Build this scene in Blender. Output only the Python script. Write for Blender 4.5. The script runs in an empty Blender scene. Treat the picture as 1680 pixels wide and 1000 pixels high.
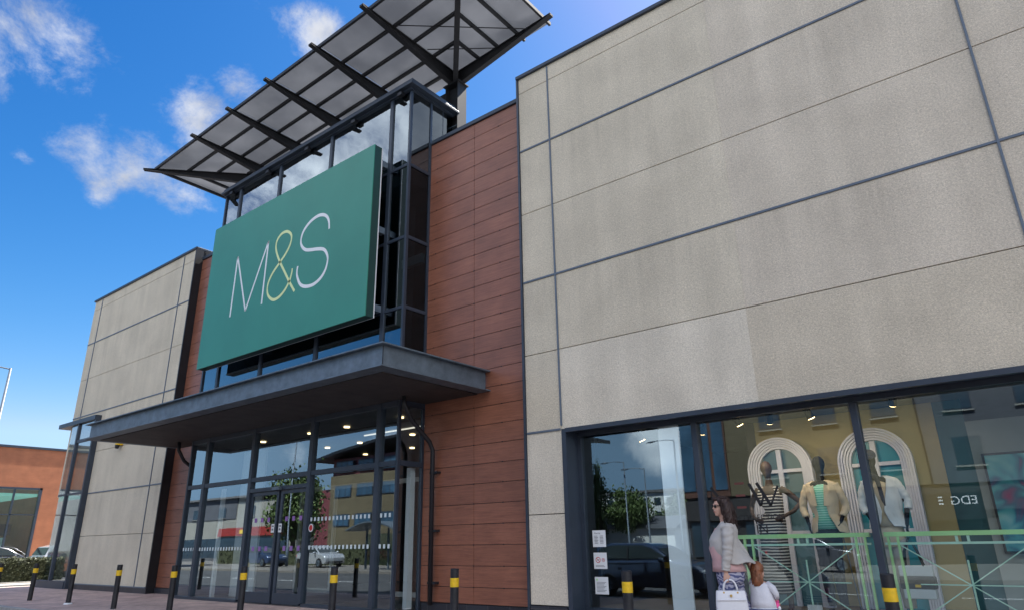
import bpy, bmesh, math, random
from mathutils import Vector, Matrix, noise
R = math.radians
sc = bpy.context.scene
COL = sc.collection
random.seed(7)
# ------------------------------------------------------------------ camera
cam = bpy.data.cameras.new('camera'); co = bpy.data.objects.new('camera', cam); COL.objects.link(co)
cam.sensor_width = 36.0; cam.sensor_fit = 'HORIZONTAL'; cam.lens = 1105.4/1680*36; cam.clip_start = .05; cam.clip_end = 3000
pitch, roll, yaw = R(19.35), R(-1.05), R(38.22)
Fv = Vector((-math.sin(yaw)*math.cos(pitch), math.cos(yaw)*math.cos(pitch), math.sin(pitch)))
R0 = Vector((math.cos(yaw), math.sin(yaw), 0)); U0 = R0.cross(Fv)
Rv = R0*math.cos(roll)+U0*math.sin(roll); Uv = -R0*math.sin(roll)+U0*math.cos(roll)
co.matrix_world = Matrix(((Rv.x, Uv.x, -Fv.x, 0), (Rv.y, Uv.y, -Fv.y, -8.8), (Rv.z, Uv.z, -Fv.z, 1.09), (0, 0, 0, 1)))
sc.camera = co
sc.view_settings.view_transform = 'Standard'; sc.view_settings.look = 'None'
sc.view_settings.exposure = 1.68; sc.view_settings.gamma = 1
# ------------------------------------------------------------------ world
SUN_EL, SUN_AZ = 55, 7      # azimuth measured from +Y towards +X
w = bpy.data.worlds.new('World'); sc.world = w; w.use_nodes = True
nt = w.node_tree; nd = nt.nodes; lk = nt.links
for n in list(nd): nd.remove(n)
out = nd.new('ShaderNodeOutputWorld'); bg = nd.new('ShaderNodeBackground'); bg.inputs['Strength'].default_value = .12
sky = nd.new('ShaderNodeTexSky'); sky.sky_type = 'NISHITA'; sky.sun_disc = False
sky.sun_elevation = R(SUN_EL); sky.sun_rotation = R(SUN_AZ); sky.air_density = 1.0; sky.dust_density = .6; sky.ozone_density = 2.2
hs = nd.new('ShaderNodeHueSaturation'); hs.inputs['Saturation'].default_value = 1.22; hs.inputs['Value'].default_value = 1.0
hs.inputs['Hue'].default_value = .497
lk.new(sky.outputs[0], hs.inputs['Color'])
tc = nd.new('ShaderNodeTexCoord')
def wmath(op, a, b=None, c=None):
    n = nd.new('ShaderNodeMath'); n.operation = op
    for i, v in enumerate((a, b, c)):
        if v is None: continue
        if isinstance(v, (int, float)): n.inputs[i].default_value = v
        else: lk.new(v, n.inputs[i])
    return n.outputs[0]
def blob(d, r, amp=1.0):
    n = nd.new('ShaderNodeVectorMath'); n.operation = 'DISTANCE'; lk.new(tc.outputs['Generated'], n.inputs[0])
    v = Vector(d).normalized(); n.inputs[1].default_value = v
    m = nd.new('ShaderNodeMapRange'); m.interpolation_type = 'SMOOTHSTEP'; lk.new(n.outputs['Value'], m.inputs[0])
    m.inputs[1].default_value = 0; m.inputs[2].default_value = r*1.75; m.inputs[3].default_value = amp; m.inputs[4].default_value = 0
    return m.outputs[0]
clouds = [((-0.816, 0.145, 0.56), .085, .85), ((-0.848, 0.135, 0.51), .05, .6), ((-0.777, 0.338, 0.531), .052, 1), ((-0.736, 0.36, 0.572), .036, .9),
          ((-0.852, 0.246, 0.463), .05, 1), ((-0.837, 0.287, 0.466), .048, 1), ((-0.642, 0.414, 0.645), .043, 1.1), ((-0.864, 0.268, 0.427), .03, .8),
          ((-0.821, 0.347, 0.453), .042, .7), ((-0.831, 0.307, 0.465), .04, .9), ((-0.757, 0.221, 0.615), .03, .55),
          ((-0.881, 0.19, 0.433), .02, .6), ((-0.946, 0.316, 0.077), .05, .45), ((-.60, .62, .5), .09, .35),
          ((-0.43, -0.88, 0.14), .06, 1.5), ((-0.733, -0.671, 0.108), .05, 1.5), ((-0.70, -0.49, 0.51), .22, 1.2), ((0.60, 0.56, 0.56), .12, 1.2),
          ((-0.82, -0.55, 0.12), .03, .6), ((.35, -.72, .60), .45, 1.5), ((.6, -.78, .22), .42, 1.7), ((.9, -.3, .4), .5, 1.4), ((-.45, -.6, .66), .3, 1.3), ((-.78, -.45, .30), .05, .5)]  # broad blobs behind the camera: unseen clouds added to light the facade
acc = None
for c in clouds:
    b = blob(*c)
    acc = b if acc is None else wmath('MAXIMUM', acc, b)
nz = nd.new('ShaderNodeTexNoise'); nz.inputs['Scale'].default_value = 8.5; nz.inputs['Detail'].default_value = 10; nz.inputs['Roughness'].default_value = .68; nz.inputs['Distortion'].default_value = .2
mp = nd.new('ShaderNodeMapping'); mp.inputs['Scale'].default_value = (1, 1, 1.35); mp.inputs['Location'].default_value = (3.1, .4, 1.7); lk.new(tc.outputs['Generated'], mp.inputs[0]); lk.new(mp.outputs[0], nz.inputs['Vector'])
s1 = wmath('ADD', wmath('MULTIPLY', acc, .62), wmath('MULTIPLY', wmath('SUBTRACT', nz.outputs[0], .5), 1.55))
mr = nd.new('ShaderNodeMapRange'); mr.interpolation_type = 'SMOOTHSTEP'; lk.new(s1, mr.inputs[0]); mr.inputs[1].default_value = .24; mr.inputs[2].default_value = .80
cloudf = mr.outputs[0]
nz2 = nd.new('ShaderNodeTexNoise'); nz2.inputs['Scale'].default_value = 13; nz2.inputs['Detail'].default_value = 6; lk.new(mp.outputs[0], nz2.inputs['Vector'])
cr = nd.new('ShaderNodeValToRGB'); lk.new(nz2.outputs[0], cr.inputs[0])
cr.color_ramp.elements[0].position = .3; cr.color_ramp.elements[0].color = (1.45, 1.55, 1.8, 1)
cr.color_ramp.elements[1].position = .72; cr.color_ramp.elements[1].color = (3.2, 3.25, 3.35, 1)
sp = nd.new('ShaderNodeSeparateColor'); lk.new(hs.outputs[0], sp.inputs[0]); cbn = nd.new('ShaderNodeCombineColor')
ch = [wmath('MULTIPLY', wmath('POWER', sp.outputs[i], e_), k_) for i, (e_, k_) in enumerate(((2.15, .200), (1.40, .272), (1.05, .455)))]
ch[1] = wmath('MINIMUM', ch[1], wmath('MULTIPLY', ch[2], .72))
ch[0] = wmath('MINIMUM', ch[0], wmath('MULTIPLY', ch[1], .66))
for i in range(3): lk.new(ch[i], cbn.inputs[i])
dz = nd.new('ShaderNodeSeparateXYZ'); lk.new(tc.outputs['Generated'], dz.inputs[0])
lit = nd.new('ShaderNodeMapRange'); lk.new(dz.outputs[1], lit.inputs[0]); lit.inputs[1].default_value = -.35; lit.inputs[2].default_value = .15; lit.inputs[3].default_value = 2.6; lit.inputs[4].default_value = .82
cv_ = nd.new('ShaderNodeVectorMath'); cv_.operation = 'SCALE'; lk.new(cr.outputs[0], cv_.inputs[0]); lk.new(lit.outputs[0], cv_.inputs['Scale'])
mx = nd.new('ShaderNodeMixRGB'); lk.new(wmath('MULTIPLY', cloudf, .93), mx.inputs[0]); lk.new(cbn.outputs[0], mx.inputs[1]); lk.new(cv_.outputs[0], mx.inputs[2])
lk.new(mx.outputs[0], bg.inputs[0]); lk.new(bg.outputs[0], out.inputs[0])
# ------------------------------------------------------------------ sun
sl = bpy.data.lights.new('sun', 'SUN'); sl.energy = 4.8; sl.angle = R(.53); sl.color = (1, .94, .86)
so = bpy.data.objects.new('sun', sl); COL.objects.link(so)
sd = Vector((math.sin(R(SUN_AZ))*math.cos(R(SUN_EL)), math.cos(R(SUN_AZ))*math.cos(R(SUN_EL)), math.sin(R(SUN_EL))))
so.rotation_euler = sd.to_track_quat('Z', 'Y').to_euler()
# ================================================================== materials
def base(name):
    m = bpy.data.materials.new(name); m.use_nodes = True
    return m, m.node_tree, m.node_tree.nodes['Principled BSDF']
def mat(name, c, rough=.6, metal=0, var=.12, scale=3, bump=0, bscale=40, stretch=(1, 1, 1), spec=.5, c2=None, coat=0):
    m, t, p = base(name); N, L = t.nodes, t.links
    p.inputs['Roughness'].default_value = rough; p.inputs['Metallic'].default_value = metal
    p.inputs['Specular IOR Level'].default_value = spec; p.inputs['Coat Weight'].default_value = coat
    tcn = N.new('ShaderNodeTexCoord'); mpn = N.new('ShaderNodeMapping'); mpn.inputs['Scale'].default_value = stretch
    L.new(tcn.outputs['Object'], mpn.inputs[0])
    n = N.new('ShaderNodeTexNoise'); n.inputs['Scale'].default_value = scale; n.inputs['Detail'].default_value = 8; n.inputs['Roughness'].default_value = .6
    L.new(mpn.outputs[0], n.inputs['Vector'])
    r = N.new('ShaderNodeValToRGB'); r.color_ramp.elements[0].position = .32; r.color_ramp.elements[1].position = .68
    a = c2 if c2 else tuple(v*(1-var) for v in c); b = c if c2 else tuple(min(1, v*(1+var)) for v in c)
    r.color_ramp.elements[0].color = (*a, 1); r.color_ramp.elements[1].color = (*b, 1)
    L.new(n.outputs[0], r.inputs[0]); L.new(r.outputs[0], p.inputs['Base Color'])
    if bump:
        nb = N.new('ShaderNodeTexNoise'); nb.inputs['Scale'].default_value = bscale; nb.inputs['Detail'].default_value = 4; L.new(mpn.outputs[0], nb.inputs['Vector'])
        bn = N.new('ShaderNodeBump'); bn.inputs['Strength'].default_value = bump; bn.inputs['Distance'].default_value = .01
        L.new(nb.outputs[0], bn.inputs['Height']); L.new(bn.outputs[0], p.inputs['Normal'])
    return m
def emis(name, c, s):
    m, t, p = base(name); p.inputs['Emission Color'].default_value = (*c, 1); p.inputs['Emission Strength'].default_value = s
    p.inputs['Base Color'].default_value = (*c, 1); return m
def stone(name, c, dark):
    m, t, p = base(name); N, L = t.nodes, t.links; p.inputs['Roughness'].default_value = .92; p.inputs['Specular IOR Level'].default_value = .2
    g = N.new('ShaderNodeNewGeometry')
    v = N.new('ShaderNodeTexVoronoi'); v.inputs['Scale'].default_value = 95; L.new(g.outputs['Position'], v.inputs['Vector'])
    n1 = N.new('ShaderNodeTexNoise'); n1.inputs['Scale'].default_value = 42; n1.inputs['Detail'].default_value = 7; n1.inputs['Roughness'].default_value = .72; L.new(g.outputs['Position'], n1.inputs['Vector'])
    n2 = N.new('ShaderNodeTexNoise'); n2.inputs['Scale'].default_value = 1.1; n2.inputs['Detail'].default_value = 7; L.new(g.outputs['Position'], n2.inputs['Vector'])
    mp = N.new('ShaderNodeMapping'); mp.inputs['Scale'].default_value = (2.2, 2.2, .12); L.new(g.outputs['Position'], mp.inputs[0])
    n3 = N.new('ShaderNodeTexNoise'); n3.inputs['Scale'].default_value = 1; n3.inputs['Detail'].default_value = 5; L.new(mp.outputs[0], n3.inputs['Vector'])
    r = N.new('ShaderNodeValToRGB'); r.color_ramp.elements[0].position = .34; r.color_ramp.elements[1].position = .62
    r.color_ramp.elements[0].color = (*dark, 1); r.color_ramp.elements[1].color = (*c, 1); L.new(n1.outputs[0], r.inputs[0])
    rb = N.new('ShaderNodeMapRange'); L.new(n2.outputs[0], rb.inputs[0]); rb.inputs[1].default_value = .3; rb.inputs[2].default_value = .7; rb.inputs[3].default_value = .90; rb.inputs[4].default_value = 1.08
    rc = N.new('ShaderNodeMapRange'); L.new(n3.outputs[0], rc.inputs[0]); rc.inputs[1].default_value = .35; rc.inputs[2].default_value = .75; rc.inputs[3].default_value = 1.03; rc.inputs[4].default_value = .88
    rv = N.new('ShaderNodeMapRange'); L.new(v.outputs['Color'], rv.inputs[0]); rv.inputs[3].default_value = .85; rv.inputs[4].default_value = 1.12
    mu = N.new('ShaderNodeMath'); mu.operation = 'MULTIPLY'; L.new(rb.outputs[0], mu.inputs[0]); L.new(rc.outputs[0], mu.inputs[1])
    sz = N.new('ShaderNodeSeparateXYZ'); L.new(g.outputs['Position'], sz.inputs[0])
    f0 = N.new('ShaderNodeMath'); f0.operation = 'MULTIPLY_ADD'; L.new(sz.outputs[2], f0.inputs[0]); f0.inputs[1].default_value = 1/2.626; f0.inputs[2].default_value = -2.747/2.626+4
    f1 = N.new('ShaderNodeMath'); f1.operation = 'FRACT'; L.new(f0.outputs[0], f1.inputs[0])
    f2 = N.new('ShaderNodeMapRange'); f2.interpolation_type = 'SMOOTHSTEP'; L.new(f1.outputs[0], f2.inputs[0]); f2.inputs[1].default_value = .45; f2.inputs[2].default_value = 1
    mps = N.new('ShaderNodeMapping'); mps.inputs['Scale'].default_value = (5.5, 5.5, .35); L.new(g.outputs['Position'], mps.inputs[0])
    ns = N.new('ShaderNodeTexNoise'); ns.inputs['Scale'].default_value = 1; ns.inputs['Detail'].default_value = 7; ns.inputs['Roughness'].default_value = .65; L.new(mps.outputs[0], ns.inputs['Vector'])
    s0 = N.new('ShaderNodeMapRange'); L.new(ns.outputs[0], s0.inputs[0]); s0.inputs[1].default_value = .48; s0.inputs[2].default_value = .72; s0.inputs[3].default_value = 0; s0.inputs[4].default_value = .13
    s1 = N.new('ShaderNodeMath'); s1.operation = 'MULTIPLY'; L.new(s0.outputs[0], s1.inputs[0]); L.new(f2.outputs[0], s1.inputs[1])
    s2 = N.new('ShaderNodeMath'); s2.operation = 'SUBTRACT'; s2.inputs[0].default_value = 1; L.new(s1.outputs[0], s2.inputs[1])
    s3 = N.new('ShaderNodeMath'); s3.operation = 'MULTIPLY'; L.new(mu.outputs[0], s3.inputs[0]); L.new(s2.outputs[0], s3.inputs[1]); mu = s3
    mu2 = N.new('ShaderNodeMath'); mu2.operation = 'MULTIPLY'; L.new(mu.outputs[0], mu2.inputs[0]); L.new(rv.outputs[0], mu2.inputs[1])
    vm = N.new('ShaderNodeVectorMath'); vm.operation = 'SCALE'; L.new(r.outputs[0], vm.inputs[0]); L.new(mu2.outputs[0], vm.inputs['Scale'])
    L.new(vm.outputs[0], p.inputs['Base Color'])
    b = N.new('ShaderNodeBump'); b.inputs['Strength'].default_value = .6; b.inputs['Distance'].default_value = .008
    ad = N.new('ShaderNodeMath'); ad.operation = 'SUBTRACT'; L.new(n1.outputs[0], ad.inputs[0]); L.new(v.outputs['Distance'], ad.inputs[1])
    L.new(ad.outputs[0], b.inputs['Height']); L.new(b.outputs[0], p.inputs['Normal'])
    return m
def wood(name, c, dark, rough=.42):
    m, t, p = base(name); N, L = t.nodes, t.links; p.inputs['Roughness'].default_value = rough; p.inputs['Specular IOR Level'].default_value = .55
    g = N.new('ShaderNodeNewGeometry'); mp = N.new('ShaderNodeMapping'); mp.inputs['Scale'].default_value = (1.5, 1.5, 34); L.new(g.outputs['Position'], mp.inputs[0])
    n = N.new('ShaderNodeTexNoise'); n.inputs['Scale'].default_value = 1.6; n.inputs['Detail'].default_value = 9; n.inputs['Roughness'].default_value = .7; n.inputs['Distortion'].default_value = .8; L.new(mp.outputs[0], n.inputs['Vector'])
    n2 = N.new('ShaderNodeTexNoise'); n2.inputs['Scale'].default_value = 2.2; n2.inputs['Detail'].default_value = 5; L.new(g.outputs['Position'], n2.inputs['Vector'])
    r = N.new('ShaderNodeValToRGB'); r.color_ramp.elements[0].position = .3; r.color_ramp.elements[1].position = .66
    r.color_ramp.elements[0].color = (*dark, 1); r.color_ramp.elements[1].color = (*c, 1); L.new(n.outputs[0], r.inputs[0])
    # board to board tone
    sx = N.new('ShaderNodeSeparateXYZ'); L.new(g.outputs['Position'], sx.inputs[0])
    q = N.new('ShaderNodeMath'); q.operation = 'MULTIPLY_ADD'; L.new(sx.outputs[2], q.inputs[0]); q.inputs[1].default_value = 1/.3303; q.inputs[2].default_value = -.396/.3303
    fl = N.new('ShaderNodeMath'); fl.operation = 'FLOOR'; L.new(q.outputs[0], fl.inputs[0])
    wn = N.new('ShaderNodeTexWhiteNoise'); wn.noise_dimensions = '1D'; L.new(fl.outputs[0], wn.inputs['W'])
    m1 = N.new('ShaderNodeMapRange'); L.new(wn.outputs[0], m1.inputs[0]); m1.inputs[3].default_value = .95; m1.inputs[4].default_value = 1.05
    m2 = N.new('ShaderNodeMapRange'); L.new(n2.outputs[0], m2.inputs[0]); m2.inputs[1].default_value = .3; m2.inputs[2].default_value = .7; m2.inputs[3].default_value = .85; m2.inputs[4].default_value = 1.12
    mu = N.new('ShaderNodeMath'); mu.operation = 'MULTIPLY'; L.new(m1.outputs[0], mu.inputs[0]); L.new(m2.outputs[0], mu.inputs[1])
    vm = N.new('ShaderNodeVectorMath'); vm.operation = 'SCALE'; L.new(r.outputs[0], vm.inputs[0]); L.new(mu.outputs[0], vm.inputs['Scale']); L.new(vm.outputs[0], p.inputs['Base Color'])
    b = N.new('ShaderNodeBump'); b.inputs['Strength'].default_value = .15; b.inputs['Distance'].default_value = .004; L.new(n.outputs[0], b.inputs['Height']); L.new(b.outputs[0], p.inputs['Normal'])
    return m
def glass(name, boost=2.0, add=.02, tint=(.82, .88, .88), rc=(.92, .96, 1), wav=.012):
    m = bpy.data.materials.new(name); m.use_nodes = True; t = m.node_tree; N, L = t.nodes, t.links
    for n in list(N): N.remove(n)
    o = N.new('ShaderNodeOutputMaterial'); tr = N.new('ShaderNodeBsdfTransparent'); tr.inputs[0].default_value = (*tint, 1)
    gl = N.new('ShaderNodeBsdfGlossy'); gl.inputs['Roughness'].default_value = 0.0; gl.inputs[0].default_value = (*rc, 1)
    fr = N.new('ShaderNodeFresnel'); fr.inputs[0].default_value = 1.5
    g = N.new('ShaderNodeNewGeometry'); n = N.new('ShaderNodeTexNoise'); n.inputs['Scale'].default_value = .55; n.inputs['Detail'].default_value = 1; L.new(g.outputs['Position'], n.inputs['Vector'])
    b = N.new('ShaderNodeBump'); b.inputs['Strength'].default_value = wav*10; b.inputs['Distance'].default_value = .02; L.new(n.outputs[0], b.inputs['Height']); L.new(b.outputs[0], gl.inputs['Normal'])
    ma = N.new('ShaderNodeMath'); ma.operation = 'MULTIPLY_ADD'; ma.use_clamp = True; L.new(fr.outputs[0], ma.inputs[0]); ma.inputs[1].default_value = boost; ma.inputs[2].default_value = add
    iv = N.new('ShaderNodeMath'); iv.operation = 'SUBTRACT'; iv.inputs[0].default_value = 1; L.new(g.outputs['Backfacing'], iv.inputs[1])
    mb = N.new('ShaderNodeMath'); mb.operation = 'MULTIPLY'; L.new(ma.outputs[0], mb.inputs[0]); L.new(iv.outputs[0], mb.inputs[1])
    mi = N.new('ShaderNodeMixShader'); L.new(mb.outputs[0], mi.inputs[0]); L.new(tr.outputs[0], mi.inputs[1]); L.new(gl.outputs[0], mi.inputs[2]); L.new(mi.outputs[0], o.inputs[0])
    return m
def polycarb():
    m = bpy.data.materials.new('polycarbonate'); m.use_nodes = True; t = m.node_tree; N, L = t.nodes, t.links
    for n in list(N): N.remove(n)
    o = N.new('ShaderNodeOutputMaterial'); g = N.new('ShaderNodeNewGeometry')
    n = N.new('ShaderNodeTexNoise'); n.inputs['Scale'].default_value = .9; n.inputs['Detail'].default_value = 5; L.new(g.outputs['Position'], n.inputs['Vector'])
    r = N.new('ShaderNodeValToRGB'); r.color_ramp.elements[0].position = .32; r.color_ramp.elements[1].position = .7
    r.color_ramp.elements[0].color = (.24, .25, .27, 1); r.color_ramp.elements[1].color = (.34, .35, .37, 1); L.new(n.outputs[0], r.inputs[0])
    tl = N.new('ShaderNodeBsdfTranslucent'); L.new(r.outputs[0], tl.inputs[0]); df = N.new('ShaderNodeBsdfDiffuse'); df.inputs[0].default_value = (.20, .22, .25, 1)
    gl = N.new('ShaderNodeBsdfGlossy'); gl.inputs['Roughness'].default_value = .25; gl.inputs[0].default_value = (.9, .9, .9, 1)
    m1 = N.new('ShaderNodeMixShader'); m1.inputs[0].default_value = .35; L.new(tl.outputs[0], m1.inputs[1]); L.new(df.outputs[0], m1.inputs[2])
    m2 = N.new('ShaderNodeMixShader'); m2.inputs[0].default_value = .08; L.new(m1.outputs[0], m2.inputs[1]); L.new(gl.outputs[0], m2.inputs[2]); L.new(m2.outputs[0], o.inputs[0])
    return m
def pavers():
    m, t, p = base('pavers'); N, L = t.nodes, t.links; p.inputs['Roughness'].default_value = .85
    g = N.new('ShaderNodeNewGeometry'); mp = N.new('ShaderNodeMapping'); mp.inputs['Rotation'].default_value = (0, 0, R(45)); L.new(g.outputs['Position'], mp.inputs[0])
    b = N.new('ShaderNodeTexBrick'); b.inputs['Scale'].default_value = 5; b.inputs['Mortar Size'].default_value = .012; b.inputs['Brick Width'].default_value = 1; b.inputs['Row Height'].default_value = .5
    b.inputs['Color1'].default_value = (.60, .43, .36, 1); b.inputs['Color2'].default_value = (.48, .34, .29, 1); b.inputs['Mortar'].default_value = (.28, .22, .19, 1); L.new(mp.outputs[0], b.inputs['Vector'])
    n = N.new('ShaderNodeTexNoise'); n.inputs['Scale'].default_value = 1.5; n.inputs['Detail'].default_value = 8; L.new(g.outputs['Position'], n.inputs['Vector'])
    mx = N.new('ShaderNodeMixRGB'); mx.blend_type = 'MULTIPLY'; mx.inputs[0].default_value = 1
    r = N.new('ShaderNodeMapRange'); L.new(n.outputs[0], r.inputs[0]); r.inputs[1].default_value = .3; r.inputs[2].default_value = .7; r.inputs[3].default_value = .75; r.inputs[4].default_value = 1.2
    L.new(b.outputs[0], mx.inputs[1]); L.new(r.outputs[0], mx.inputs[2]); L.new(mx.outputs[0], p.inputs['Base Color'])
    bu = N.new('ShaderNodeBump'); bu.inputs['Strength'].default_value = .3; bu.inputs['Distance'].default_value = .005; L.new(b.outputs['Fac'], bu.inputs['Height']); bu.invert = True; L.new(bu.outputs[0], p.inputs['Normal'])
    return m
def brick(name, c1, c2, mort, sc_=4.4, gl=.7, rot=None):
    m, t, p = base(name); N, L = t.nodes, t.links; p.inputs['Roughness'].default_value = gl
    g = N.new('ShaderNodeNewGeometry'); s = N.new('ShaderNodeSeparateXYZ'); L.new(g.outputs['Position'], s.inputs[0])
    a = N.new('ShaderNodeMath'); a.operation = 'ADD'; L.new(s.outputs[0], a.inputs[0]); L.new(s.outputs[1], a.inputs[1])
    cb = N.new('ShaderNodeCombineXYZ'); L.new(a.outputs[0], cb.inputs[0]); L.new(s.outputs[2], cb.inputs[1])
    b = N.new('ShaderNodeTexBrick'); b.inputs['Scale'].default_value = sc_; b.inputs['Mortar Size'].default_value = .02; b.inputs['Brick Width'].default_value = 1; b.inputs['Row Height'].default_value = .33
    b.inputs['Color1'].default_value = (*c1, 1); b.inputs['Color2'].default_value = (*c2, 1); b.inputs['Mortar'].default_value = (*mort, 1); L.new(cb.outputs[0], b.inputs['Vector'])
    L.new(b.outputs[0], p.inputs['Base Color'])
    return m
def stripes(name, a, b, period, duty=.5, rough=.8, axis=2, wob=.0):
    m, t, p = base(name); N, L = t.nodes, t.links; p.inputs['Roughness'].default_value = rough
    tcn = N.new('ShaderNodeTexCoord'); s = N.new('ShaderNodeSeparateXYZ'); L.new(tcn.outputs['Object'], s.inputs[0])
    src = s.outputs[axis]
    if wob:
        n = N.new('ShaderNodeTexNoise'); n.inputs['Scale'].default_value = 6; L.new(tcn.outputs['Object'], n.inputs['Vector'])
        q = N.new('ShaderNodeMath'); q.operation = 'MULTIPLY_ADD'; L.new(n.outputs[0], q.inputs[0]); q.inputs[1].default_value = wob; L.new(src, q.inputs[2]); src = q.outputs[0]
    q = N.new('ShaderNodeMath'); q.operation = 'MULTIPLY'; L.new(src, q.inputs[0]); q.inputs[1].default_value = 1/period
    f = N.new('ShaderNodeMath'); f.operation = 'FRACT'; L.new(q.outputs[0], f.inputs[0]); l = N.new('ShaderNodeMath'); l.operation = 'LESS_THAN'; L.new(f.outputs[0], l.inputs[0]); l.inputs[1].default_value = duty
    mx = N.new('ShaderNodeMixRGB'); L.new(l.outputs[0], mx.inputs[0]); mx.inputs[1].default_value = (*a, 1); mx.inputs[2].default_value = (*b, 1); L.new(mx.outputs[0], p.inputs['Base Color'])
    return m
M = dict(
    stone=stone('precast_concrete', (.73, .65, .51), (.53, .47, .36)), stoneB=stone('precast_concrete_bounce_lit', (.80, .725, .59), (.61, .545, .435)), stone2=stone('precast_concrete_warm', (.715, .63, .49), (.515, .45, .345)),  # stoneB: ground bounce on the low panels is put into the colour
    stoneR=stone('precast_concrete_rough', (.73, .645, .515), (.53, .465, .37)),
    wood=wood('wood_laminate', (.31, .122, .070), (.175, .062, .038)), wood2=wood('orange_laminate', (.37, .135, .06), (.28, .095, .042), .65),
    frame=mat('dark_blue_metal', (.030, .042, .062), .42, 0, .15, 2), framehi=mat('blue_grey_trim', (.105, .135, .175), .45, 0, .12, 4),
    black=mat('black_metal', (.012, .013, .017), .45, 0, .2, 3), galv=mat('galvanised_steel', (.12, .155, .19), .5, .3, .25, 5, .1, 30, spec=.6),
    soffit=mat('soffit_board', (.045, .038, .036), .7, 0, .3, 2.5), beam=mat('painted_steel', (.020, .022, .026), .65, 0, .25, 3),
    sign=mat('green_sign_paint', (.036, .235, .165), .40, 0, .06, .8, spec=.45), signside=mat('dark_green_paint', (.012, .052, .045), .5, 0, .1, 1),
    white=mat('white_paint', (.78, .79, .8), .5, 0, .03, 3), lime=mat('pale_yellow_paint', (.70, .78, .38), .5, 0, .03, 3),
    yellow=mat('yellow_band', (.80, .50, .01), .5, 0, .12, 22), bblack=mat('bollard_black', (.014, .014, .017), .5, 0, .6, 14, .1, 90),
    pc=polycarb(), glass=glass('shop_glass', 2.6, .05, (.93, .96, .96), (.72, .90, 1)), glassE=glass('entrance_glass', 2.8, .06, (.88, .92, .92), (.78, .92, 1)), glassR=glass('return_glass', .9, .01, (.35, .40, .42), (.6, .7, .8)), glassT=glass('tower_glass', 1.9, .11, (.35, .42, .45), (.80, .92, 1.0)),
    glassB=glass('bay_glass', 2.6, .05, (.72, .78, .80)), pavers=pavers(), asphalt=mat('asphalt', (.06, .061, .065), .9, 0, .2, .6, .4, 120),
    kerb=mat('kerb_stone', (.34, .33, .31), .85, 0, .2, 5, .2, 60), engbrick=brick('engineering_brick', (.030, .034, .045), (.018, .02, .028), (.06, .06, .065), 2.2, .35),
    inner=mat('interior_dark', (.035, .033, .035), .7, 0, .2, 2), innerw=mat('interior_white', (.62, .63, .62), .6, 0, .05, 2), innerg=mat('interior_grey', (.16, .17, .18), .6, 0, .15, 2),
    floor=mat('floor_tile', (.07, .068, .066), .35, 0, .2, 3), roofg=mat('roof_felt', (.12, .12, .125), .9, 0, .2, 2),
    hedge=mat('hedge_leaf', (.05, .058, .026), .8, 0, .4, 7), leaf=mat('tree_leaf', (.085, .13, .035), .7, 0, .4, 3), bark=mat('bark', (.12, .09, .07), .9, 0, .3, 8),
    paper=mat('white_paper', (.74, .76, .76), .6, 0, .02, 4), ink=mat('dark_ink', (.08, .08, .10), .6), red=mat('red_paint', (.55, .03, .03), .5), vinylr=mat('brown_red_vinyl', (.13, .035, .03), .5),
    vinylk=mat('black_vinyl', (.006, .006, .008), .5), vinylw=mat('frosted_vinyl', (.62, .70, .72), .6), vinylp=mat('purple_vinyl', (.28, .14, .40), .6),
    rail=mat('light_green_paint', (.42, .74, .30), .45, 0, .08, 3), railp=mat('pale_green_paint', (.46, .72, .56), .45, 0, .08, 3),
)
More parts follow.
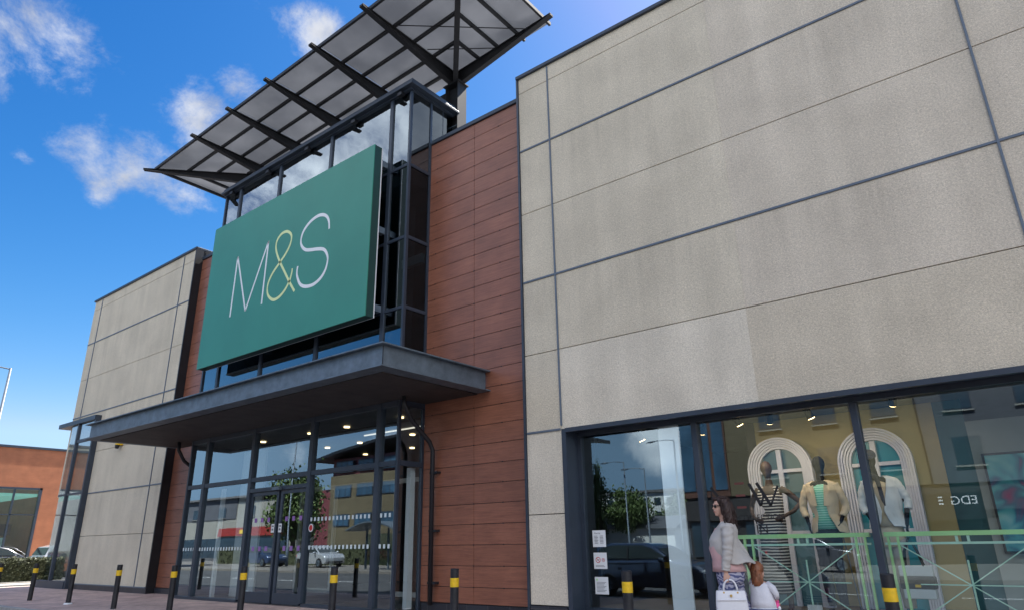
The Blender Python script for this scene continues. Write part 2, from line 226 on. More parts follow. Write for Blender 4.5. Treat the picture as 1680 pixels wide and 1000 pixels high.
# ================================================================== mesh helpers
class MB:
    def __init__(s): s.bm = bmesh.new()
    def box(s, x0, x1, y0, y1, z0, z1):
        v = [s.bm.verts.new((x, y, z)) for z in (z0, z1) for y in (y0, y1) for x in (x0, x1)]
        for f in ((0, 2, 3, 1), (4, 5, 7, 6), (0, 1, 5, 4), (2, 6, 7, 3), (0, 4, 6, 2), (1, 3, 7, 5)): s.bm.faces.new([v[i] for i in f])
        return s
    def quad(s, *P):
        s.bm.faces.new([s.bm.verts.new(p) for p in P]); return s
    def prism(s, prof, y0, y1, ax='y'):
        """profile points (a,b) extruded along axis"""
        f = {'y': lambda a, b, c: (a, c, b), 'x': lambda a, b, c: (c, a, b), 'z': lambda a, b, c: (a, b, c)}[ax]
        A = [s.bm.verts.new(f(a, b, y0)) for a, b in prof]; B = [s.bm.verts.new(f(a, b, y1)) for a, b in prof]
        n = len(prof)
        try:
            s.bm.faces.new(A); s.bm.faces.new(B[::-1])
        except ValueError: pass
        for i in range(n): s.bm.faces.new((A[i], B[i], B[(i+1) % n], A[(i+1) % n]))
        return s
    def bar(s, a, b, w, h, up=(0, 0, 1)):
        a = Vector(a); b = Vector(b); d = (b-a).normalized(); u = Vector(up); sd_ = d.cross(u)
        if sd_.length < 1e-4: sd_ = d.cross(Vector((1, 0, 0)))
        sd_.normalize(); u = sd_.cross(d).normalized()
        V = []
        for p in (a, b):
            for i, j in ((-1, -1), (1, -1), (1, 1), (-1, 1)): V.append(s.bm.verts.new(p+sd_*(w/2*i)+u*(h/2*j)))
        for f in ((3, 2, 1, 0), (4, 5, 6, 7), (0, 1, 5, 4), (1, 2, 6, 5), (2, 3, 7, 6), (3, 0, 4, 7)): s.bm.faces.new([V[i] for i in f])
        return s
    def tube(s, pts, rad, n=12, flat=None, cap=True):
        """rad: number or list, entries number or (rx, ry); flat: reference side vector"""
        pts = [Vector(p) for p in pts]; k = len(pts)
        if not isinstance(rad, (list, tuple)): rad = [rad]*k
        rings = []; ref = Vector(flat) if flat else None
        for i, p in enumerate(pts):
            d = (pts[min(i+1, k-1)]-pts[max(i-1, 0)]).normalized()
            r = ref if ref is not None else (Vector((0, 0, 1)) if abs(d.z) < .9 else Vector((1, 0, 0)))
            u = (r-d*r.dot(d))
            if u.length < 1e-3: u = d.orthogonal()
            u.normalize(); v = d.cross(u)
            if ref is None: ref = u
            rx, ry = rad[i] if isinstance(rad[i], (list, tuple)) else (rad[i], rad[i])
            rings.append([s.bm.verts.new(p+u*rx*math.cos(2*math.pi*j/n)+v*ry*math.sin(2*math.pi*j/n)) for j in range(n)])
        for a, b in zip(rings, rings[1:]):
            for j in range(n): s.bm.faces.new((a[j], a[(j+1) % n], b[(j+1) % n], b[j]))
        if cap: s.bm.faces.new(rings[0][::-1]); s.bm.faces.new(rings[-1])
        return s
    def ell(s, c, r, rot=None, nu=16, nv=10):
        m = Matrix.Translation(c) @ (rot.to_4x4() if rot else Matrix.Identity(4)) @ Matrix.Diagonal((*r, 1))
        bmesh.ops.create_uvsphere(s.bm, u_segments=nu, v_segments=nv, radius=1, matrix=m); return s
    def build(s, name, m, parent=None, smooth=False, bevel=0, fuse=0, sm=0, sub=0, loc=None):
        bmesh.ops.recalc_face_normals(s.bm, faces=s.bm.faces)
        me = bpy.data.meshes.new(name); s.bm.to_mesh(me); s.bm.free()
        o = bpy.data.objects.new(name, me); COL.objects.link(o); me.materials.append(m)
        if smooth:
            for p in me.polygons: p.use_smooth = True
        if bevel:
            b = o.modifiers.new('b', 'BEVEL'); b.width = bevel; b.segments = 2; b.limit_method = 'ANGLE'
        if fuse:
            r = o.modifiers.new('r', 'REMESH'); r.mode = 'VOXEL'; r.voxel_size = fuse; r.use_smooth_shade = True
            if sm: q = o.modifiers.new('s', 'SMOOTH'); q.factor = .5; q.iterations = sm
        if sub: q = o.modifiers.new('u', 'SUBSURF'); q.levels = q.render_levels = sub
        if parent is not None: o.parent = parent
        if loc is not None: o.location = loc
        return o
def thing(name, label, cat, loc=(0, 0, 0), group=None, rz=0):
    o = bpy.data.objects.new(name, None); COL.objects.link(o); o.location = loc; o.rotation_euler = (0, 0, rz); o.empty_display_size = .2
    o['label'] = label; o['category'] = cat
    if group: o['group'] = group
    return o
def tag(o, label, cat, group=None, kind=None):
    if label: o['label'] = label
    if cat: o['category'] = cat
    if group: o['group'] = group
    if kind: o['kind'] = kind
    return o
def B(name, m, parent, *b, bevel=0):
    return MB().box(*b).build(name, m, parent, bevel=bevel)
def copy_tree(o, parent=None):
    c = o.copy(); COL.objects.link(c)
    if parent is not None: c.parent = parent
    for ch in list(o.children): copy_tree(ch, c)
    return c
def text_mesh(name, s, size, m, parent, loc, rot, depth=.004, align='LEFT'):
    cu = bpy.data.curves.new(name, 'FONT'); cu.body = s; cu.size = size; cu.extrude = depth; cu.align_x = align
    o = bpy.data.objects.new(name, cu); COL.objects.link(o); o.data.materials.append(m)
    o.location = loc; o.rotation_euler = rot
    dg = bpy.context.evaluated_depsgraph_get(); me = bpy.data.meshes.new_from_object(o.evaluated_get(dg)); bpy.data.objects.remove(o)
    o = bpy.data.objects.new(name, me); COL.objects.link(o); o.location = loc; o.rotation_euler = rot
    if parent is not None: o.parent = parent
    return o
#SECTION_GROUND
# ================================================================== ground
def sheet(name, m, x0, x1, y0, y1, z, label=None):
    o = MB().quad((x0, y0, z), (x1, y0, z), (x1, y1, z), (x0, y1, z)).build(name, m); o['kind'] = 'structure'; return o
gb = MB()
for (ya, za), (yb, zb) in zip([(900, -.12), (-4.5, -.12), (-9.5, -.5)], [(-4.5, -.12), (-9.5, -.5), (-900, -.5)]): gb.quad((-900, ya, za), (-900, yb, zb), (900, yb, zb), (900, ya, za))
bmesh.ops.remove_doubles(gb.bm, verts=gb.bm.verts, dist=.0001)
gb = gb.build('road', M['asphalt']); gb['kind'] = 'structure'
o = B('pavement', M['pavers'], None, -27.5, 30, -3.3, 3, -.3, 0); o['kind'] = 'structure'
o = MB().box(-27.62, 30, -3.43, -3.302, -.3, .004).box(-27.62, -27.502, -3.3, 12, -.3, .004).build('kerb', M['kerb'], bevel=.012); o['kind'] = 'structure'
o = B('side_path', mat('concrete_path', (.36, .34, .31), .85, 0, .15, 2, .2, 60), None, -60, -29.4, -.2, 30, -.3, -.02); o['kind'] = 'structure'
o = B('far_pavement', mat('far_slabs', (.17, .155, .14), .85, 0, .15, 2), None, -120, 40, -34.5, -19.5, -.7, -.38); o['kind'] = 'structure'
wm = M['white']
o = MB()
for i in range(26): o.box(-70+i*4.2, -68+i*4.2, -13.35, -13.25, -.499, -.495)
o = o.build('road_marking', wm); o['kind'] = 'structure'
#SECTION_STORE
# ================================================================== the store
ST = thing('retail_store', 'modern two storey shop with concrete panel wings, wood panels and glass entrance tower', 'shop building', (-10, 0, 0))
ST.location = (0, 0, 0)
def P(name, m, *b, bevel=0, parent=None): return B(name, m, parent or ST, *b, bevel=bevel)
zr = [(2.747, 4.040), (4.048, 5.354), (5.354, 6.674), (6.682, 7.998), (7.998, 9.292), (9.300, 9.63)]
g = .0022
def panel_grid(cols, zs, pick):
    for ci, (x0, x1) in enumerate(cols):
        for zi, (z0, z1) in enumerate(zs):
            P('concrete_panel', pick(ci, zi), x0+(.0006 if abs(x0+2.88) < .01 or abs(x0+22.75) < .01 else g), x1-(.0006 if abs(x1+2.88) < .01 or abs(x1+22.75) < .01 else g), 0, .12, z0+g, z1-g, bevel=.0015)
def pickR(ci, zi):
    if ci == 1 and zi == 0: return M['stoneB']
    if ci == 0 or ci == 1: return M['stone']
    return M['stone2'] if (ci == 2 and zi == 0) else M['stoneR']
panel_grid([(-6.67, -5.98), (-5.98, -2.88), (-2.88, .26), (.26, 6.5)], zr, pickR)
panel_grid([(-6.67, -5.98)], [(.2, 1.48), (1.488, 2.747)], lambda a, b: M['stoneB'])
LX = [(-26.36, -25.72), (-25.72, -22.75), (-22.75, -19.78), (-19.78, -19.07)]
panel_grid(LX, zr, lambda a, b: M['stone'])
panel_grid([(-23.92, -22.75), (-22.75, -19.78), (-19.78, -19.07)], [(.14, 1.48), (1.488, 2.747)], lambda a, b: M['stone'])
P('backing_wall', M['inner'], -6.66, 6.5, .125, .3, 2.85, 9.6); P('backing_wall', M['inner'], -6.66, -5.99, .125, .3, 0, 2.84)
P('backing_wall', M['inner'], -26.35, -19.08, .125, .3, 2.9, 9.6); P('backing_wall', M['inner'], -23.9, -19.08, .125, .3, 0, 2.89)
# blue-grey joint strips
def strip(*b): P('joint_strip', M['framehi'], *b, bevel=.004)
for z in (2.747, 5.354, 7.998):
    strip(-6.66, -5.999 if z < 3 else 6.5, -.018, .05, z-.017, z+.017)
    strip(-26.35 if z > 3 else -23.9, -19.08, -.018, .05, z-.017, z+.017)
for x, z0 in ((-5.98, 2.80), (.26, 2.87), (-25.72, 2.78), (-19.78, .16)): strip(x-.014, x+.014, -.021, .04, z0, 9.60)
# copings
def coping(x0, x1, y0, y1, z0, z1): P('coping', M['frame'], x0, x1, y0, y1, z0, z1, bevel=.008)
coping(-6.71, 6.6, -.05, .45, 9.63, 9.70); coping(-26.40, -19.02, -.05, .45, 9.63, 9.70)
P('corner_trim', M['frame'], -6.712, -6.674, -.03, .3, .0, 9.628); P('corner_trim', M['black'], -19.066, -19.02, -.035, .2, 0, 9.628)
P('parapet_return', M['frame'], -19.065, -19.03, .46, 6, 9.35, 9.70); P('parapet_return', M['frame'], -6.71, -6.67, .46, 6, 9.35, 9.70)
coping(-19.0, -16.84, .16, .5, 9.31, 9.40); coping(-9.22, -6.72, .16, .5, 9.31, 9.40)
P('roof_slab', M['roofg'], -26.3, 6.5, .5, 30, 9.1, 9.3)
# wood-effect cladding boards
def boards(xs):
    b = MB()
    z = .396-.3303+.12; zs = [.14, .396]+[.396+.3303*k for k in range(1, 27)]+[9.31]
    for x0, x1 in zip(xs, xs[1:]):
        for z0, z1 in zip(zs, zs[1:]): b.box(x0+.004, x1-.004, .2, .215, z0+.0045, z1-.0045)
    return b.build('cladding', M['wood'], ST, bevel=.002)
boards([-9.252, -8.0, -6.712]); boards([-19.02, -17.0, -16.8])
P('backing_wall', M['black'], -9.255, -6.712, .2155, .3, 0, 9.31); P('backing_wall', M['black'], -19.02, -16.8, .2155, .3, 0, 9.31)
b = MB()
for k in range(28):
    z = .396+.3303*k
    for x in (-9.05, -8.0, -7.35, -6.80, -18.4, -17.6): b.box(x-.012, x+.012, .192, .1995, z-.008, z+.008)
b.build('cladding_clips', M['black'], ST)['kind'] = 'stuff'
# plinth
P('plinth', M['engbrick'], -23.9, -19.07, -.03, .12, 0, .13); P('plinth', M['framehi'], -23.9, -19.07, -.05, .10, .131, .16)
P('plinth', M['engbrick'], -19.01, -16.82, .17, .2, 0, .13); P('plinth', M['engbrick'], -9.2, -6.72, .17, .2, 0, .13); P('plinth', M['engbrick'], -6.66, -5.99, -.03, .12, 0, .19)
# store mass
P('rear_wall', M['roofg'], -26.3, 7, 30, 30.3, 0, 9.6); P('side_wall', M['stone'], -26.36, -26.1, 1.3, 30, 0, 9.6); P('side_wall', M['stone'], 6.5, 7, .3, 30, 0, 9.6)
P('side_wall', M['stone'], -26.36, -26.1, .3, 1.29, 5.2, 9.6)
P('interior_floor', M['floor'], -26, 6.5, .6, 29.9, -.05, .006)
# --- right display window
W0, W1, ZH, ZB = -5.98, 6.5, 2.72, .12
wf = P('window_frame', M['frame'], W0+.001, -5.90, -.02, .42, 0, ZH+.02)
P('window_head', M['frame'], W0+.082, W1, -.045, .02, ZH-.035, ZH+.03, parent=wf)
P('window_head', M['frame'], W0+.082, W1, .021, .40, ZH+.0, ZH+.13, parent=wf)
P('window_frame', M['frame'], -5.899, W1, .30, .40, ZH-.07, ZH-.002, parent=wf)
P('window_frame', M['frame'], -5.899, -5.84, .30, .40, .17, ZH-.072, parent=wf)
P('window_sill', M['frame'], -5.899, W1, -.02, .42, 0, .12, parent=wf); P('window_frame', M['frame'], -5.899, W1, .30, .40, .121, .169, parent=wf)
for x in (-3.93, -1.84, .25, 2.35, 4.4): P('mullion', M['frame'], x-.04, x+.04, .27, .40, .17, ZH-.072, bevel=.004)
for x0, x1 in ((-5.84, -3.97), (-3.89, -1.88), (-1.80, .21), (.29, 2.31), (2.39, 4.36)): P('window_pane', M['glass'], x0, x1, .345, .355, .17, ZH-.072)
# display box
P('display_floor', mat('display_floor', (.20, .17, .12), .6), -5.9, 6.4, .42, 2.6, .0, .15)
P('display_ceiling', M['innerg'], -5.9, 6.4, .42, 6, 2.88, 3.0)
P('display_back_wall', mat('display_yellow', (.44, .365, .17), .8, 0, .1, 1), -3.80, -1.25, 2.4, 2.5, .151, 2.87)
P('display_back_wall', mat('display_teal', (.02, .10, .12), .8, 0, .2, 1.2), -1.249, -.9, 2.42, 2.5, .151, 2.87)
P('display_back_wall', M['inner'], -3.95, -3.801, 2.4, 2.5, .151, 2.87)
P('display_back_wall', mat('display_grey', (.25, .30, .30), .8, 0, .1, 1), -.899, 2.2, 2.38, 2.5, .151, 2.55)
P('display_back_wall', M['inner'], 2.3, 6.4, 2.4, 2.5, .151, 2.87)
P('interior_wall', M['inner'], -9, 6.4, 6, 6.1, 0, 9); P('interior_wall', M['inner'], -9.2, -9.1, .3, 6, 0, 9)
P('display_screen', mat('white_screen', (.90, .92, .91), .6, 0, .02, 2), -4.55, -4.24, .42, .45, .151, 2.87)
# --- left corner bay window
BF = P('bay_frame', M['frame'], -24.02, -23.925, -.16, .3, 0, 5.2)
P('bay_roof', M['frame'], -26.95, -23.94, -.19, .28, 5.06, 5.20, parent=BF); P('bay_sill', M['frame'], -26.5, -24.025, -.18, .12, 0, .21, parent=BF)
P('bay_roof', M['frame'], -26.35, -24.03, .281, 1.3, 4.95, 5.1, parent=BF)
P('mullion', M['frame'], -25.37, -25.28, -.15, -.03, .211, 5.055); P('interior_wall', M['stone'], -25.36, -25.30, -.02, 1.28, .12, 5)
P('transom', M['frame'], -25.95, -24.03, -.13, -.05, 2.75, 2.81); P('transom', M['frame'], -25.27, -24.03, -.13, -.05, 4.42, 4.52)
P('window_pane', M['glassB'], -25.95, -25.38, -.10, -.09, .211, 5.05); P('window_pane', M['glassB'], -25.27, -24.03, -.10, -.09, .211, 5.05)
P('window_pane', M['glassB'], -26.0, -25.99, -.06, 1.25, .211, 5.05)
P('interior_wall', M['stone'], -25.2, -23.95, .45, .55, 0, 5); P('bay_floor', M['floor'], -26.3, -23.95, .13, 1.3, 0, .1)
# --- glass tower
TX0, TX1, TY = -16.80, -9.26, -.43
fr = M['frame']
TF = P('tower_frame', fr, TX1-.05, TX1+.005, TY-.01, TY+.05, 0, 10.42)
def TP(name, m, *b, bevel=0): return P(name, m, *b, bevel=bevel, parent=TF)
for x in (TX0+.03, -16.02, -14.12, -12.0, -9.86):
    wd = .03 if x < -16.5 else .045
    TP('mullion', fr, x-wd, x+wd, TY-.03, TY+.08, 4.0, 10.42)
for x in (TX0+.03, -16.0, -14.0, -11.85, -9.8):
    wd = .025 if x < -16.5 else .055
    TP('mullion', fr, x-wd, x+wd, TY-.03, TY+.10, .06, 3.6)
for z in (5.43, 6.92, 8.58): TP('transom', fr, TX0+.06, TX1-.051, TY-.015, TY+.05, z-.03, z+.03)
for z in (5.43, 6.92, 8.58): TP('transom', fr, TX1-.05, TX1+.008, TY+.051, .15, z-.035, z+.035)
for z0, z1 in ((4.0, 5.395), (5.465, 6.885), (6.955, 8.545), (8.615, 10.4)):
    xs = [TX0+.06, -16.02, -14.12, -12.0, -9.86, TX1-.05]
    for a, b in zip(xs, xs[1:]): TP('window_pane', M['glassT'], a+.045, b-.045 if b < -9.4 else b, TY+.005, TY+.015, z0, z1)
    TP('window_pane', M['glassT'] if z0 > 8 else M['glassR'], TX1-.02, TX1-.01, TY+.051, .14, z0, z1)
TP('mullion', fr, TX1-.05, TX1+.012, .15, .20, 0, 10.42)
TP('window_pane', M['glassT'], TX1-.02, TX1-.01, .201, .86, 9.41, 10.4); TP('mullion', fr, TX1-.04, TX1-.005, .55, .56, 9.41, 10.4)
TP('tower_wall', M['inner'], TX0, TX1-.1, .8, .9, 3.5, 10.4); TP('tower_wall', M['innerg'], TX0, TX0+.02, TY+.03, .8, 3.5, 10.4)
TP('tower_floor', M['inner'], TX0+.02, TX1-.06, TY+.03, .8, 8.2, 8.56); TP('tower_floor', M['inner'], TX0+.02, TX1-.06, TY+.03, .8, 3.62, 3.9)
TP('interior_column', M['innerg'], TX1-.9, TX1-.75, .3, .5, 3.9, 8.2); TP('interior_beam', M['innerw'], TX1-.7, TX1-.1, .1, .2, 6.55, 6.75)
TP('eave', M['frame'], TX0-.02, TX1+.18, TY-.17, .90, 10.44, 10.50, bevel=.005); TP('eave', fr, TX0+.02, TX1+.13, TY-.12, .86, 10.501, 10.60, bevel=.005); TP('eave', fr, TX0, TX1+.05, TY-.07, .85, 10.40, 10.439)
# eave cleats
for x in (-16.34, -14.58, -12.87, -11.08, -9.5): TP('bracket', M['black'], x-.09, x+.05, TY-.13, TY-.03, 10.33, 10.41)
# lower glazing
ZT = 2.47
TP('transom', fr, TX0+.06, TX1-.051, TY-.02, TY+.09, ZT-.045, ZT+.045); TP('transom', fr, TX1-.05, TX1+.01, TY+.051, .15, ZT-.045, ZT+.045)
TP('transom', fr, TX0+.06, TX1-.051, TY-.02, TY+.09, 3.50, 3.62); TP('transom', fr, TX1-.05, TX1+.01, TY+.051, .15, 3.50, 3.62); TP('transom', fr, -13.94, -11.91, TY-.025, TY+.10, 2.20, 2.28)
TP('bottom_rail', fr, TX0, -14.05, TY-.03, TY+.10, 0, .055); TP('bottom_rail', fr, -11.79, TX1, TY-.03, TY+.10, 0, .055)
xs = [TX0+.055, -16.0, -14.0, -11.85, -9.8, TX1-.045]
for i, (a, b) in enumerate(zip(xs, xs[1:])):
    e = .055
    TP('window_pane', M['glassE'], a+e, b-e if i < 4 else b, TY+.03, TY+.04, ZT+.045, 3.50)
    if i != 2: TP('window_pane', M['glassE'], a+e, b-e if i < 4 else b, TY+.03, TY+.04, .056, ZT-.045)
    else: TP('window_pane', M['glassE'], a+e, b-e, TY+.03, TY+.04, 2.281, ZT-.045)
for z0, z1 in ((.056, ZT-.045), (ZT+.045, 3.5)): TP('window_pane', M['glassE'], TX1-.03, TX1-.02, TY+.051, .15, z0, z1)
# sliding doors
for x0, x1 in ((-13.94, -12.90), (-12.82, -11.91)):
    d = P('door', fr, x0, x0+.07, TY+.02, TY+.07, .02, 2.195)
    P('door_frame', fr, x1-.07, x1, TY+.02, TY+.07, .02, 2.195, parent=d); P('door_frame', fr, x0+.071, x1-.071, TY+.02, TY+.07, .02, .22, parent=d); P('door_frame', fr, x0+.071, x1-.071, TY+.02, TY+.07, 2.12, 2.195, parent=d)
    P('door_pane', M['glassE'], x0+.071, x1-.071, TY+.04, TY+.05, .221, 2.119, parent=d)
    b = MB()
    for zz in (1.05, 1.62):
        x = x0+.2
        while x < x1-.15: b.box(x, x+.09, TY+.034, TY+.038, zz-.045, zz+.045); x += .24
    b.build('dot_marking', M['vinylp'], d)
TP('door_sensor', M['galv'], -13.0, -12.75, TY-.10, TY-.026, 2.2, 2.26)
# manifestation squares
for i, (a, b_) in enumerate(zip(xs, xs[1:])):
    if i in (2,): continue
    b = MB()
    for zz in ((1.06, 1.58) if i > 2 else (1.06,)):
        x = a+.1
        while x < b_-.1: b.box(x, x+.05, TY+.024, TY+.028, zz-.035, zz+.035); x += .115
    b.build('glass_marking', M['vinylw'], TF)
# lobby
TP('ceiling', M['innerg'], TX0+.06, TX1-.1, TY+.12, 7, 3.52, 3.6)
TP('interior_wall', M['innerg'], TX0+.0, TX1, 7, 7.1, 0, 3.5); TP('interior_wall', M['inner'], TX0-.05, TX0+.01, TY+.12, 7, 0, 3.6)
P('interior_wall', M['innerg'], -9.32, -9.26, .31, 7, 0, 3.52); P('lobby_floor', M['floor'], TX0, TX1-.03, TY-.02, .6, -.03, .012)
# inner lobby screen with white frames
b = MB()
for x in (-15.6, -14.2, -12.0, -11.0, -10.1, -9.5): b.box(x-.035, x+.035, 2.0, 2.08, .02, 2.4)
b.box(-15.6, -9.5, 2.0, 2.08, 2.4, 2.5).box(-15.6, -14.2, 2.0, 2.08, .02, .12).box(-12.0, -9.5, 2.0, 2.08, .02, .12).build('lobby_screen_frame', M['innerw'], ST)
P('lobby_panel', M['innerw'], -15.72, -14.75, .35, .40, .02, 3.3); P('lobby_post', M['white'], -9.50, -9.40, .02, .14, .02, 2.42); P('lobby_post', M['white'], -15.95, -15.87, .0, .08, .02, 2.42)
P('lobby_mat', M['inner'], -14, -11.8, -.2, 2, .0125, .02)
warm = emis('warm_lamp', (1, .72, .38), 1.6)
k = 0
for y in (.45, 2.2, 3.8):
    for x in (-15.3, -13.6, -11.9, -10.4):
        k += 1
        MB().tube([(x+.2*(k % 3), y, 3.515), (x+.2*(k % 3), y, 3.49)], .065, 16).build('ceiling_downlight', warm, ST)
P('ceiling_light', emis('lightstrip', (1, .9, .75), .35), -12.6, -9.6, 1.5, 1.53, 3.49, 3.515)
# --- entrance canopy (channel section fascia, soffit, deck)
CA = P('entrance_canopy', M['galv'], -18.38, -7.70, -2.235, -2.215, 3.64, 3.97)
def CP(n, m, *b, bevel=0): return P(n, m, *b, bevel=bevel, parent=CA)
CP('canopy_fascia', M['galv'], -7.72, -7.70, -2.214, .17, 3.64, 3.97); CP('canopy_fascia', M['galv'], -18.38, -18.36, -2.214, -.03, 3.64, 3.97)
CP('canopy_flange', M['galv'], -18.50, -7.6, -2.33, -2.05, 3.971, 3.992); CP('canopy_flange', M['galv'], -18.50, -7.6, -2.33, -2.05, 3.618, 3.639)
CP('canopy_flange', M['galv'], -7.9, -7.6, -2.049, .19, 3.971, 3.992); CP('canopy_flange', M['galv'], -7.9, -7.6, -2.049, .19, 3.618, 3.639)
CP('canopy_flange', M['galv'], -18.50, -18.2, -2.049, -.04, 3.971, 3.992); CP('canopy_flange', M['galv'], -18.50, -18.2, -2.049, -.04, 3.618, 3.639)
CP('canopy_deck', M['roofg'], -18.19, -7.91, -2.04, -.47, 3.9, 3.96)
b = MB()
for i in range(20): b.box(-18.19+i*.514, -18.19+i*.514+.508, -2.045, -.47, 3.60, 3.63)
b.box(-18.19, -16.83, -.469, -.04, 3.60, 3.63).box(-9.22, -7.91, -.469, .19, 3.60, 3.63).build('canopy_soffit', M['soffit'], CA)
CP('canopy_seam', M['black'], -7.7, -7.69, -2.236, -2.225, 3.65, 3.96)
# downpipes
MB().tube([(-8.95, -.62, 3.62), (-8.95, -.60, 3.45), (-8.93, -.45, 3.2), (-8.93, .02, 2.85), (-8.92, .10, 2.7), (-8.92, .11, .1)], .042, 12).build('downpipe', M['black'], ST, smooth=True)
b = MB()
for z in (2.3, 1.3, .45): b.box(-8.99, -8.80, .10, .2, z-.02, z+.02)
b.build('pipe_bracket', M['black'], ST)
MB().tube([(-17.15, -.62, 3.62), (-17.15, -.60, 3.4), (-17.12, -.45, 3.15), (-17.12, .02, 2.85), (-17.12, .10, 2.7), (-17.12, .11, .1)], .042, 12).build('downpipe', M['black'], ST, smooth=True)
# --- high roof canopy
HR, HL, YH = -9.32, -16.34, 1.0
def zoff(x): return -.022*(HR-x) if x < HR else 0
ZP = 11.78
RC = MB()
def ptop(x, y):
    z = ZP+zoff(max(x, -19))
    if x > HR: z += .055*(x-HR)
    if y < YH: z += .012*(YH-y)
    return z
# cladding panels between purlins
ys = [1.25, .86, .235, -.384, -.991, -1.66]; xr_ = [HR, -8.57, -8.0, -7.41, -6.70]; xl_ = [HL, -17.09, -17.66, -18.25, -18.85]
def pn(poly):
    A = [Vector((x, y, ptop(x, y))) for x, y in poly]
    bmv = [RC.bm.verts.new(a) for a in A]; bm2 = [RC.bm.verts.new(a+Vector((0, 0, .016))) for a in A]
    RC.bm.faces.new(bmv); RC.bm.faces.new(bm2[::-1]); n = len(A)
    for i in range(n): RC.bm.faces.new((bmv[i], bm2[i], bm2[(i+1) % n], bmv[(i+1) % n]))
rx = [HL, -14.58, -12.87, -11.08, HR]
for a, b in zip(ys, ys[1:]):
    for x0, x1 in zip(rx, rx[1:]): pn([(x0+.01, a), (x1-.01, a), (x1-.01, b), (x0+.01, b)])
    # front corners (triangular wings)
da = [0]+[YH-y for y in ys[2:]]   # distance from the hub
da = [0, .765, 1.384, 1.991, 2.66]
for i in range(4):
    d0, d1 = da[i], da[i+1]
    for hx, sgn, X in ((HR, 1, xr_), (HL, -1, xl_)):
        x0, x1 = X[i], X[i+1]
        pn([(hx, YH-d0), (hx, YH-d1), (x1, YH-d1), (x0, YH-d0)] if d0 else [(hx, YH), (hx, YH-d1), (x1, YH-d1)])
        if d0: pn([(x0, YH-d0), (x1, YH-d1), (x1, YH+.25), (x0, YH+.25)])
        else: pn([(x0, YH), (x1, YH-d1), (x1, YH+.25), (x0, YH+.25)])
RC = RC.build('roof_canopy', M['pc'], ST)
pur = MB()
for yq in ys[1:]:
    d = YH-yq
    if d < .2: pur.bar((HL, yq, ptop(HL, yq)-.04), (HR, yq, ptop(HR, yq)-.04), .06, .08); continue
    i = da.index(min(da, key=lambda q: abs(q-d))); a, b = xl_[i], xr_[i]
    xx = [a]+rx+[b]
    for p, q in zip(xx, xx[1:]): pur.bar((p, yq, ptop(p, yq)-.04), (q, yq, ptop(q, yq)-.04), .055, .08)
    for xx in (a, b): pur.bar((xx, yq, ptop(xx, yq)-.04), (xx, YH+.25, ptop(xx, YH)-.04), .055, .08)
pur.build('purlin', M['beam'], RC)
def rib(a, b, d0, d1):
    """tapered beam hub -> tip"""
    a = Vector(a); b = Vector(b); d = (b-a); h = Vector((d.x, d.y, 0)).normalized(); s = Vector((-h.y, h.x, 0))
    m = MB()
    def plate(w, t0, t1, b0, b1):
        V = []
        for p, t, q in ((a, t0, b0), (b, t1, b1)):
            for i, z in ((-1, q), (1, q), (1, t), (-1, t)): V.append(m.bm.verts.new(p+s*(w/2*i)+Vector((0, 0, z))))
        for f in ((3, 2, 1, 0), (4, 5, 6, 7), (0, 1, 5, 4), (1, 2, 6, 5), (2, 3, 7, 6), (3, 0, 4, 7)): m.bm.faces.new([V[i] for i in f])
    plate(.02, -.085, -.085, -d0, -d1); plate(.12, -.07, -.07, -.085, -.085); plate(.12, -d0, -d1, -d0-.016, -d1-.016)
    return m.build('rib', M['beam'], RC)
for x in rx: rib((x, YH+.1, ptop(x, YH)), (x, -1.88, ptop(x, -1.88)), .45, .10)
rib((HR, YH, ptop(HR, YH)), (-6.50, -1.90, ptop(-6.5, -1.9)), .45, .10); rib((HL, YH, ptop(HL, YH)), (-19.02, -1.90, ptop(-18.9, -1.9)), .45, .10)
rib((HR, YH, ptop(HR, YH)), (-6.48, YH, ptop(-6.48, YH)), .45, .10); rib((HL, YH, ptop(HL, YH)), (-19.0, YH, ptop(-18.9, YH)), .45, .10)
P('ridge_beam', M['beam'], HL, HR, YH+.02, YH+.12, 11.1, 11.35, parent=RC)
cb = MB()
for k_ in (.35, .72):
    cb.tube([(HR+.1, YH-2.7*k_-.1, 11.72), (HR+2.6*k_+.35, YH-.02, 11.8)], .012, 6)
cb.build('tie_rod', M['black'], RC)
def column(hx):
    c = MB().box(hx-.20, hx-.185, YH-.15, YH+.15, 9.3, 11.4).box(hx+.185, hx+.20, YH-.15, YH+.15, 9.3, 11.4).box(hx-.184, hx+.184, YH-.01, YH+.01, 9.3, 11.4).box(hx-.25, hx+.25, YH-.18, YH+.18, 11.33, 11.36)
    c = c.build('steel_column', M['beam'], RC)
    MB().box(hx-.184, hx+.184, YH-.13, YH-.012, 10.15, 10.17).box(hx-.184, hx+.184, YH-.13, YH-.012, 9.75, 9.77).build('stiffener', M['galv'], c)
    MB().tube([(hx-.1, YH-.14, 10.55), (hx-.1, YH-.14, 9.45)], .022, 8).build('drain_pipe', M['white'], c)
for hx in rx[::2]: column(hx+.02)
